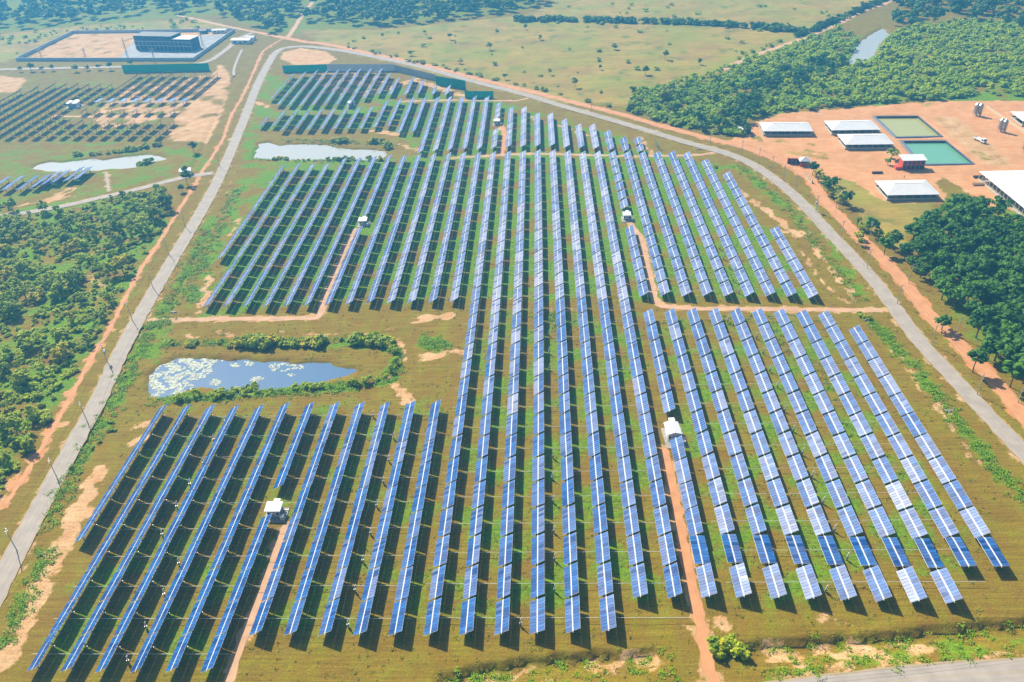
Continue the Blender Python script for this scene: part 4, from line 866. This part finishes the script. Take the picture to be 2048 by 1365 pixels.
def poles(lst, group, words, ang):
    out = []
    for j, (u, v) in enumerate(lst):
        p = G(u, v); o = empty("utility_pole", (p.x, p.y, 0), ang(p)); obj("shaft", PSH, o); obj("crossarm", PAR, o); obj("insulator", PIN, o)
        if (u, v) in ((215,725), (1631,424.7)):
            a = MB(); a.tube([(-.5,.28,4.2),(-.5,.28,5.3)], .38, n=10); a.tube([(.5,.28,4.2),(.5,.28,5.3)], .38, n=10); a.box(-1.0,1.0,.05,.6,4.05,4.2); a.build("transformer", M["wall"], o)
            tag(o, f"concrete pole carrying a pair of grey transformers {words}", "utility pole", group)
        else: tag(o, f"slim concrete power pole {words}, {ordn(sorted(range(len(lst)), key=lambda q: -lst[q][1]).index(j)+1)} nearest", "utility pole", group)
        out.append(p)
    return out
pr = poles(PR, "poles along the right road", "between the grey road and the orange track", lambda p: R(38))
pl = poles(PL, "poles along the left road", "on the left road's outer verge", lambda p: R(-70))
def wires(seq, name, label, hz=8.35, offs=(-.85, .85), ang=0.0):
    mb = MB()
    for a, b in zip(seq[:-1], seq[1:]):
        for o in offs:
            n = Vector((math.cos(ang), math.sin(ang), 0)) * o
            pts = [a.lerp(b, t/8) + n + Vector((0,0,hz - 1.0*4*(t/8)*(1-t/8)*min(1, (a-b).length/50))) for t in range(9)]; mb.tube(pts, .018, n=3, cap=False)
    tag(mb.build(name, M["wire"]), label, "power line")
q = sorted(pl, key=lambda p: p.y); wires(q[:8], "power_line", "thin black power lines strung along the left road's poles", ang=R(-70))
q = sorted([pr[i] for i in (0,1,2,3,4,5,7,8,10,12,14)], key=lambda p: p.y); wires(q, "power_line", "thin black power lines strung along the right road's poles", ang=R(38))

fp_ = [G(1632, 1404), G(2175, 1338)]
for p, lab in zip(fp_, ("concrete power pole at the bottom edge below the front road", "concrete power pole at the right end of the front road")):
    o = empty("utility_pole", p, R(5)); obj("shaft", PSH, o); obj("crossarm", PAR, o); obj("insulator", PIN, o); tag(o, lab, "utility pole", "poles along the front road")
wires(fp_, "power_line", "black power lines sagging over the near front road", offs=(-.85, 0, .85), ang=R(95))
# ------------------------------------------------------------------ white-roofed pavilions
def frame_from(fl, fr, bl, z):
    a, b, c = G(*fl, z), G(*fr, z), G(*bl, z); u = (b - a); Lx = u.length; u.normalize(); v = Vector((-u.y, u.x, 0)); D = (c - a).dot(v)
    return a, u, v, Lx, D
def pavilion(fl, fr, bl, label, z=3.1, rise=2.1, ridge=.52, walls=True, depth=None):
    a, u, v, Lx, D = frame_from(fl, fr, bl, z); D = depth or D
    o = empty("pavilion", ((a + u*Lx/2 + v*D/2).x, (a + u*Lx/2 + v*D/2).y, 0), math.atan2(u.y, u.x))
    x, y, k = Lx/2, D/2, Lx*ridge/2; r = MB(); t = .12
    A, B, C, Dd = (-x,-y,z), (x,-y,z), (x,y,z), (-x,y,z); E_, F = (-k,0,z+rise), (k,0,z+rise)
    r.quad(A, B, F, E_); r.quad(C, Dd, E_, F); r.poly([B, C, F]); r.poly([Dd, A, E_])
    lo = [(p[0], p[1], p[2]-t) for p in (A, B, C, Dd)]
    r.poly(lo[::-1])
    for i in range(4): r.quad(lo[i], lo[(i+1) % 4], (A,B,C,Dd)[(i+1) % 4], (A,B,C,Dd)[i])
    rf = r.build("roof", M["roofw"], o)
    rd = MB(); rd.tube([(-k,0,z+rise+.03),(k,0,z+rise+.03)], .1, n=6); rd.build("ridge_cap", M["white"], rf)
    s = MB(); s.box(-x+.3, x-.3, -y+.3, y-.3, -.2, .25); s.build("floor_slab", M["concrete"], o)
    n = max(4, int(Lx/3.6))
    for i in range(n+1):
        for yy in (-y+.6, y-.6):
            p = MB(); xx = -x+.6 + (2*x-1.2)*i/n; p.box(xx-.11, xx+.11, yy-.11, yy+.11, .25, z-t); p.build("post", M["cream"], o)
    if walls:
        w = MB(); w.box(-x+.75, x-.75, -y+.5, -y+.62, .25, 1.05); w.box(-x+.75, x-.75, y-.62, y-.5, .25, 1.05); w.box(-x+.5, -x+.62, -y+.75, y-.75, .25, 1.05); w.box(x-.62, x-.5, -y+.75, y-.75, .25, 1.05); w.build("low_wall", M["cream"], o)
        c = MB()
        for i in range(int(Lx/2.6)): c.box(-x+1.6 + i*2.5, -x+3.2 + i*2.5, -1.6, 1.6, .25, 1.3 + .5*(i % 3 == 1))
        c.build("fittings", M["dark"], o)
    return tag(o, label, "pavilion", "white roofed pavilions")
Z4 = lambda x, y: (1448 + x*.293, 180 + y*.293)
pavilion(Z4(268,283), Z4(612,283), Z4(222,221), "white hipped roof pavilion farthest left in the orange yard")
pavilion(Z4(735,277), Z4(1070,272), Z4(682,211), "white hipped roof pavilion right behind another beside the olive pond")
pavilion(Z4(828,375), Z4(1165,371), Z4(768,303), "white hipped roof pavilion directly in front of another, beside a green tree")
pavilion(Z4(1115,720), Z4(1478,714), Z4(1030,620), "lone white hipped roof pavilion amid dry grass in the near yard")
pavilion(Z4(1740,556), Z4(2100,850), Z4(1960,500), "huge white roofed hall at the right edge behind the dark trees", 4.6, 4.0, .4, True, 34)
# red house
a, u, v, Lx, D = frame_from(Z4(1222,482), Z4(1392,479), Z4(1195,450), 5.6); D = 7.0
o = empty("red_house", ((a + u*Lx/2 + v*D/2).x, (a + u*Lx/2 + v*D/2).y, 0), math.atan2(u.y, u.x)); x, y = Lx/2 - .8, D/2 - .6
w = MB(); w.box(-x+.1, x-.1, -y+.12, y-.1, -.2, 5.3); w.build("wall", M["bluesteel"], o)
for k, zz in enumerate((0.0, 2.65, 5.1)):
    b = MB(); b.box(-x-.05, x+.05, -y-.05, -y+.11, zz, zz+.35); b.build("beam", M["red"], o)
for i in range(6):
    b = MB(); xx = -x + 2*x*i/5; b.box(xx-.16, xx+.16, -y-.09, -y+.09, -.2, 5.3); b.build("post", M["red"], o)
for i in range(5):
    for zz in (.9, 3.4):
        b = MB(); xx = -x + 2*x*(i+.5)/5; b.box(xx-.8, xx+.8, -y+.02, -y+.1, zz, zz+1.4); b.build("window", M["glass"], o)
b = MB(); b.box(-x-.02, -x+.09, -y+.15, y-.1, 0, 5.2); b.build("side_wall", M["red"], o)
b = MB(); b.poly([(-Lx/2,-D/2,5.4),(Lx/2,-D/2,5.4),(Lx/2,D/2,6.2),(-Lx/2,D/2,6.2)]); b.poly([(-Lx/2,-D/2,5.3),(-Lx/2,D/2,6.1),(Lx/2,D/2,6.1),(Lx/2,-D/2,5.3)]); b.quad((-Lx/2,-D/2,5.3),(Lx/2,-D/2,5.3),(Lx/2,-D/2,5.4),(-Lx/2,-D/2,5.4)); b.quad((-Lx/2,D/2,6.1),(-Lx/2,-D/2,5.3),(-Lx/2,-D/2,5.4),(-Lx/2,D/2,6.2)); b.build("roof", M["roofw"], o)
b = MB(); b.box(-x-3.0, -x-.1, -y+.5, y-1.5, -.2, 1.5); b.build("porch", M["red"], o)
tag(o, "two storey red house with dark windows and a white shed roof by the teal pond", "house")
# gate hut and red-framed fence
a, u, v, Lx, D = frame_from(Z4(518,490), Z4(597,490), Z4(510,464), 3.0); D = 5.0
o = empty("gate_hut", ((a + u*Lx/2 + v*D/2).x, (a + u*Lx/2 + v*D/2).y, 0), math.atan2(u.y, u.x)); x, y = Lx/2, D/2
b = MB(); b.poly([(-x,-y,3),(x,-y,3),(0,0,4.9)]); b.poly([(x,-y,3),(x,y,3),(0,0,4.9)]); b.poly([(x,y,3),(-x,y,3),(0,0,4.9)]); b.poly([(-x,y,3),(-x,-y,3),(0,0,4.9)]); b.poly([(-x,-y,2.95),(-x,y,2.95),(x,y,2.95),(x,-y,2.95)]); b.build("roof", M["roofw"], o)
b = MB(); b.box(-x+.8, x-.8, -y+.8, y-.8, -.2, 1.2); b.build("wall", M["red"], o)
b = MB(); b.box(-x+.9, x-.9, -y+.9, y-.9, 1.2, 2.7); b.build("window", M["glass"], o)
for sx in (-1, 1):
    for sy in (-1, 1): b = MB(); b.box(sx*(x-.8)-.15, sx*(x-.8)+.15, sy*(y-.8)-.15, sy*(y-.8)+.15, -.2, 2.95); b.build("post", M["red"], o)
tag(o, "small red gate hut with a white pyramid roof beside the orange track", "hut")
A, B = G(*Z4(432,505)), G(*Z4(516,508)); d = (B - A); Lf = d.length
o = empty("red_fence", A, math.atan2(d.y, d.x))
for i in range(4):
    b = MB(); b.box(Lf*i/3-.22, Lf*i/3+.22, -.22, .22, -.2, 3.4); b.build("post", M["red"], o)
b = MB(); b.box(0, Lf, -.1, .1, .3, 3.0); b.build("panel", M["bluesteel"], o)
b = MB(); b.box(-.2, Lf+.2, -.18, .18, -.1, .3); b.box(-.2, Lf+.2, -.18, .18, 3.0, 3.2); b.build("rail", M["red"], o)
tag(o, "red framed fence with dark panels beside the gate hut", "fence")
# small cabin at the yard's far left corner, stacks, bench, gate
o = empty("cabin", G(*Z4(140,290)), R(10)); b = MB(); b.box(-3, 3, -2, 2, -.2, 2.6); b.build("wall", M["bluesteel"], o); b = MB(); b.box(-3.6, 3.4, -2.6, 2.4, 2.6, 2.8); b.build("roof", M["wall"], o); b = MB(); b.box(-.5, .5, -2.08, -2.0, 0, 2.1); b.build("door", M["cream"], o)
tag(o, "low dark cabin under the trees at the yard's left corner", "cabin")
for u_, v_, L1, W1, lab in ((1045,572,5.5,1.2,"stack of dark steel bars lying in the forecourt before the lone pavilion"), (1738,600,5.5,1.6,"stack of dark steel bars near the huge white hall"), (1765,650,10,2.0,"long pale timber stack on the soil beside the huge white hall")):
    o = empty("material_stack", G(*Z4(u_, v_))); b = MB(); 
    for k in range(6): b.box(-L1/2 + .1*(k % 3), L1/2 - .1*(k % 2), -W1/2 + W1*k/6, -W1/2 + W1*(k+.8)/6, 0.25, .75 + .12*(k % 3))
    b.build("bars", M["soilstack"] if "dark" in lab else M["timber"], o)
    b = MB(); b.box(-L1*.3, -L1*.3+.2, -W1/2, W1/2, -.1, .25); b.box(L1*.3, L1*.3+.2, -W1/2, W1/2, -.1, .25); b.build("bearer", M["timber"], o); tag(o, lab, "stack")
# feed silos
def silo(u_, v_, lab):
    o = empty("feed_silo", G(u_, v_)); b = MB(); b.tube([(0,0,2.6),(0,0,6.6)], 1.35, n=18); b.build("body", M["silo"], o)
    b = MB(); b.tube([(0,0,6.6),(0,0,7.7)], 1.38, .25, 18); b.build("cone_top", M["silo"], o)
    b = MB(); b.tube([(0,0,.9),(0,0,2.6)], .25, 1.35, 18); b.build("hopper", M["silo"], o)
    for k in range(4):
        t = math.pi/4 + k*math.pi/2; b = MB(); b.tube([(1.3*math.cos(t),1.3*math.sin(t),-.2),(1.3*math.cos(t),1.3*math.sin(t),3.2)], .09, n=6); b.build("leg", M["steel"], o)
    b = MB(); b.box(-.3, .3, -1.75, -1.4, .1, 6.6); b.build("ladder", M["steel"], o); tag(o, lab, "silo", "grey feed silos")
for (x_, y_), lab in (((1710,175),"grey feed silo, left one of the farther pair"), ((1737,178),"grey feed silo, right one of the farther pair"), ((1878,283),"grey feed silo, left one of the nearer pair"), ((1903,290),"grey feed silo, right one of the nearer pair"), ((2046,425),"grey feed silo cut by the right edge of the view")): silo(*Z4(x_, y_), lab)
# flatbed truck
A, B = G(*Z4(1708,335)), G(*Z4(1785,372)); d = B - A
o = empty("flatbed_truck", (A + B)/2, math.atan2(d.y, d.x)); 
b = MB(); b.box(1.6, 3.6, -1.1, 1.1, .6, 2.6); b.box(3.6, 4.1, -1.05, 1.05, .6, 1.5); b.build("cab", M["white"], o)
b = MB(); b.box(3.585, 3.68, -.95, .95, 1.6, 2.4); b.build("windscreen", M["glass"], o)
for sy in (-1, 1): b = MB(); b.box(2.2, 3.3, sy*1.12-.03, sy*1.12+.03, 1.6, 2.3); b.build("side_window", M["glass"], o)
b = MB(); b.box(-4.0, 1.4, -1.15, 1.15, .95, 1.15); b.box(-4.0, -3.9, -1.15, 1.15, 1.15, 1.6); b.box(-3.9, 1.4, -1.15, -1.05, 1.15, 1.6); b.box(-3.9, 1.4, 1.05, 1.15, 1.15, 1.6); b.build("flatbed", M["white"], o)
b = MB(); b.box(-3.9, 3.9, -.4, .4, .55, .94); b.build("chassis", M["dark"], o)
for xx in (-2.8, 2.9):
    for sy in (-1, 1): b = MB(); b.tube([(xx, sy*.82, .5),(xx, sy*1.12, .5)], .5, n=14); b.build("wheel", M["tyre"], o)
tag(o, "white flatbed truck parked on the pale soil right of the teal pond", "truck")
# yard wall and white roof corner at the right edge
A, B = G(*Z4(1790,120)), G(*Z4(2120,340)); d = B - A; o = MB(); o.box(0, d.length, -.15, .15, -.2, 1.2); w = o.build("low_wall", M["cream"]); w.location = A; w.rotation_euler = (0,0,math.atan2(d.y, d.x)); tag(w, "long low cream wall running past the silos", "wall")
pavilion(Z4(2040,215), Z4(2300,215), Z4(2005,148), "white roof corner of a building at the far right edge", 3.4, 1.6, .6)
# roadside guard sign / pillar row near orange track
A, B = G(*Z4(555,590)), G(*Z4(600,640)); d = B - A; o = empty("boundary_wall", A, math.atan2(d.y, d.x)); b = MB(); b.box(0, d.length, -.1, .1, -.2, 1.8); b.build("panel", M["cream"], o)
for i in range(5): b = MB(); b.box(d.length*i/4-.15, d.length*i/4+.15, -.18, .18, -.2, 2.1); b.build("post", M["timber"], o)
tag(o, "short yard wall with posts beside the orange track", "wall")

# ------------------------------------------------------------------ walled compound at the top left
Z1 = lambda x, y: (x*.342, y*.342)
CW = [Z1(95,358), Z1(430,197), Z1(1375,185), Z1(1132,358)]; cp = GL(CW)
mb = MB(); mb.poly([(p.x, p.y, .16) for p in GL([Z1(690,350), Z1(790,230), Z1(1120,215), Z1(1340,200), Z1(1125,352)])]); tag(mb.build("compound_paving", mat("paving", (.25, .26, .28), .8, .2, .1)), kind="structure")
o = empty("compound_wall", cp[0]); 
for i in range(4):
    a_, b_ = cp[i] - cp[0], cp[(i+1) % 4] - cp[0]; d = b_ - a_; Mx = Matrix.Translation(a_) @ Matrix.Rotation(math.atan2(d.y, d.x), 4, 'Z')
    w = MB(); w.box(.2, d.length-.2, -.15, .15, -.3, 2.6, 0, Mx); w.build("wall_panel", M["wall"], o)
    n = int(d.length/6); w = MB()
    w.box(0, d.length, -.22, .22, 2.6, 2.8, 0, Mx); w.build("coping", M["wall"], o)
tag(o, "long grey concrete wall enclosing the bare compound with the blue building", "wall")
a, b = G(*Z1(800,292)), G(*Z1(1125,300)); d = b - a; Lb = d.length
o = empty("blue_building", (a + b)/2, math.atan2(d.y, d.x)); hB = 11.5; dB = 15.0; x = Lb/2
w = MB(); w.box(-x, x*.35, 0, dB, -.3, hB); w.box(x*.35, x, 0, dB*.9, -.3, hB*.82); w.build("wall", M["bluesteel"], o)
w = MB(); w.box(-x-.4, x*.35+.2, -.5, dB+.4, hB, hB+.5); w.build("roof", M["dark"], o); w = MB(); w.box(x*.35+.2, x+.4, -.5, dB*.9+.4, hB*.82, hB*.82+.45); w.build("roof", M["roofw"], o)
for zz in (3.6, 7.2):
    w = MB(); w.box(-x-.1, x+.1, -.35, -.003, zz, zz+.6); w.build("floor_band", M["wall"], o)
n = 14
for i in range(n+1):
    w = MB(); xx = -x + 2*x*i/n; w.box(xx-.2, xx+.2, -.2, .004, -.3, 3.6); w.box(xx-.2, xx+.2, -.2, .004, 4.2, 7.2); w.build("column", M["wall"], o)
for i in range(n):
    for zz in (1.0, 4.9, 8.3):
        if zz > 8 and -x + 2*x*(i+.5)/n > x*.3: continue
        w = MB(); xx = -x + 2*x*(i+.5)/n; w.box(xx-1.1, xx+1.1, -.06, .003, zz, zz+1.6); w.build("window", M["glass"], o)
tag(o, "long dark blue three storey building inside the walled compound", "building")
def mast(u_, v_, h, lab):
    o = empty("lattice_mast", G(u_, v_)); b = MB()
    for sx in (-1, 1):
        for sy in (-1, 1): b.tube([(sx*.7, sy*.7, -.3), (sx*.15, sy*.15, h)], .09, .06, 5)
    for k in range(8):
        z0, z1 = h*k/8, h*(k+1)/8; r0, r1 = .7 - .55*k/8, .7 - .55*(k+1)/8
        for s in (-1, 1): b.tube([(-r0, s*r0, z0), (r1, s*r1, z1)], .05, n=4); b.tube([(s*r0, -r0, z0), (s*r1, r1, z1)], .05, n=4)
    b.build("lattice", M["steel"], o)
    b = MB()
    for z in (.98, .88, .78): b.box(-2.2, 2.2, -.08, .08, h*z-.1, h*z+.1)
    b.build("crossarm", M["steel"], o); tag(o, lab, "mast", "masts at the compound")
mast(258, 124, 19, "grey lattice mast inside the compound before the blue building"); mast(312, 132, 14, "grey lattice mast outside the compound's front wall"); mast(84, 118, 9, "short lattice mast at the compound's left front corner"); mast(406, 92, 12, "lattice mast at the compound's right side wall"); mast(172, 118, 9, "short lattice mast midway along the compound's front wall")
def shed(u_, v_, w_, d_, h_, name, lab, rz=0.0, roof="roofw", wall="white"):
    o = empty(name, G(u_, v_), rz); b = MB(); b.box(-w_/2+.4, w_/2-.4, -d_/2+.4, d_/2-.4, -.2, h_); b.build("wall", M[wall], o)
    b = MB(); b.quad((-w_/2,-d_/2,h_+.05),(w_/2,-d_/2,h_+.05),(w_/2,0,h_+.8),(-w_/2,0,h_+.8)); b.quad((w_/2,d_/2,h_+.05),(-w_/2,d_/2,h_+.05),(-w_/2,0,h_+.8),(w_/2,0,h_+.8)); b.quad((-w_/2,-d_/2,h_),(-w_/2,d_/2,h_),(w_/2,d_/2,h_),(w_/2,-d_/2,h_)); b.quad((-w_/2,-d_/2,h_),(w_/2,-d_/2,h_),(w_/2,-d_/2,h_+.05),(-w_/2,-d_/2,h_+.05)); b.build("roof", M[roof], o)
    b = MB(); b.box(-.6, .6, -d_/2+.3, -d_/2+.4, 0, 2.2); b.build("door", M["dark"], o); b = MB(); b.box(w_*.18, w_*.36, -d_/2+.32, -d_/2+.4, 1.1, 2.1); b.box(-w_*.36, -w_*.18, -d_/2+.32, -d_/2+.4, 1.1, 2.1); b.build("window", M["glass"], o); tag(o, lab, "building" if w_ > 8 else "hut")
shed(373, 349, 6.5, 5, 2.8, "gatehouse", "white gatehouse at the side road's junction with the main road", R(15))
shed(485, 86, 18, 9, 3.2, "gate_building", "pale roofed gate building beside the concrete entry road", R(-8))
shed(502, 80, 9, 6, 2.8, "gate_shed", "small grey shed behind the pale gate building", R(-8), "wall"); shed(440, 66, 14, 6, 2.8, "storage_shed", "pale storage shed in the compound's far corner", 0, "wall"); shed(408, 67, 7, 5, 2.8, "storage_shed", "small dark shed inside the compound's far wall", 0, "bluesteel", "bluesteel")
# green mesh screens along the far end of the fields
def screen(p0, p1, h, lab, m="screen", nm="mesh_screen"):
    A, B = G(*p0), G(*p1); d = B - A; o = empty(nm, A, math.atan2(d.y, d.x)); b = MB(); n = max(2, int(d.length/5))
    k = 12
    for i in range(k):
        x0, x1 = d.length*i/k, d.length*(i+1)/k; s0, s1 = .12*math.sin(i*1.9), .12*math.sin((i+1)*1.9); b.quad((x0, s0, 0), (x1, s1, 0), (x1, s1-.1, h), (x0, s0-.1, h)); b.quad((x0, s0+.04, 0), (x0, s0-.06, h), (x1, s1-.06, h), (x1, s1+.04, 0))
    b.build("mesh", M[m], o)
    for i in range(n+1): b = MB(); b.tube([(d.length*i/n, .25, -.2), (d.length*i/n, .25, h+.15)], .07, n=5); b.build("post", M["steel"], o)
    tag(o, lab, "screen", "mesh screens at the far field edge")
screen((567,146), (655,143), 5.5, "tall teal mesh screen at the far left corner of the main field"); screen((655,143), (790,143), 5.5, "faded grey-blue mesh screen behind the farthest rows", "screen2"); screen((790,143), (872,163), 5.0, "slanting grey mesh screen beside the upper road", "screen2"); screen((872,170), (932,180), 6.5, "teal mesh screen by the upper road left of the low screen"); screen((930,197), (987,197), 5.0, "low teal mesh screen before the upper road")
screen((247,146), (420,142), 6.0, "long teal mesh screen behind the field across the road", "screen"); 
A = G(1317, 301); o = empty("green_frame", A, R(96))
for i in range(4): b = MB(); b.box(i*3-.06, i*3+.06, -.06, .06, -.2, 3.6); b.build("post", M["screen"], o)
b = MB()
for zz in (.5, 1.5, 2.5, 3.4): b.box(0, 9, -.05, .05, zz-.05, zz+.05)
b.build("rail", M["screen"], o); tag(o, "bright green open frame fence standing at the end of the cross track", "fence")
# concrete channel and culvert heads
for px, w_, lab in (([(484,100),(474,122),(468,140),(468,152)], 2.2, None),): ribbon("water_channel", px, w_, .05, M["concroad"], .1, 1.5)
for u_, v_, lab in ((347,626,"grey culvert head beside the cross track at the left road"), (1735,642,"grey culvert head in the pit beside the right road"), (1398,300,"pale culvert blocks near the road bend"), (1897,823,"small pale culvert head on the right verge")):
    o = empty("culvert", G(u_, v_)); b = MB(); b.box(-1.3, 1.3, -.25, .25, -.6, .5); b.build("headwall", M["concrete"], o); b = MB(); b.tube([(-.0,-.8,-.1),(0,.8,-.1)], .45, n=12); b.build("pipe", M["concrete"], o); tag(o, lab, "culvert")
# person standing before the lone pavilion
def person(p, rz):
    ob = bpy.data.objects.new("person", bpy.data.meshes.new("person")); S.collection.objects.link(ob)
    J = [((0,0,.95),.15),((0,0,1.2),.15),((0,0,1.42),.17),((0,0,1.53),.065),((0,.01,1.66),.105),((0,.01,1.74),.09),((.1,0,.9),.1),((.11,.02,.5),.065),((.11,-.01,.08),.045),((.11,.14,.03),.04),((-.1,0,.9),.1),((-.11,-.02,.5),.065),((-.11,-.03,.08),.045),((-.11,.12,.03),.04),
         ((.2,0,1.42),.06),((.25,-.02,1.14),.045),((.26,.05,.9),.035),((-.2,0,1.42),.06),((-.25,-.02,1.14),.045),((-.26,.05,.9),.035)]
    Ed = [(0,1),(1,2),(2,3),(3,4),(4,5),(0,6),(6,7),(7,8),(8,9),(0,10),(10,11),(11,12),(12,13),(2,14),(14,15),(15,16),(2,17),(17,18),(18,19)]
    ob.data.from_pydata([j[0] for j in J], Ed, []); ob.modifiers.new("skin", 'SKIN')
    for i, j in enumerate(J): ob.data.skin_vertices[0].data[i].radius = (j[1], j[1]*.85)
    ob.data.skin_vertices[0].data[0].use_root = True; s = ob.modifiers.new("sub", 'SUBSURF'); s.levels = 1; s.render_levels = 2
    ob.data.materials.append(mat("dark_clothes", (.05, .05, .07), .8, .3, 6)); ob.location = p; ob.rotation_euler = (0,0,rz); return ob
tag(person(G(*Z4(1228,606)), R(30)), "person in dark clothes standing behind the lone pavilion", "person")

# ------------------------------------------------------------------ haze
zmin = -4.0
hz = MB(); hz.box(-6100, 6100, -5100, 12100, zmin, 168); ho = hz.build("haze", None) if False else None
me = bpy.data.meshes.new("haze"); me.from_pydata(hz.v, [], hz.f); mt = bpy.data.materials.new("haze_air"); mt.use_nodes = True; N = mt.node_tree.nodes; N.clear()
vo = N.new("ShaderNodeVolumePrincipled"); out = N.new("ShaderNodeOutputMaterial"); vo.inputs["Color"].default_value = (.11, .50, 1.0, 1); vo.inputs["Density"].default_value = .0004; vo.inputs["Anisotropy"].default_value = .3
mt.node_tree.links.new(vo.outputs[0], out.inputs["Volume"]); me.materials.append(mt); me.update()
tag(obj("haze", me), "pale blue haze", "haze", kind="stuff")
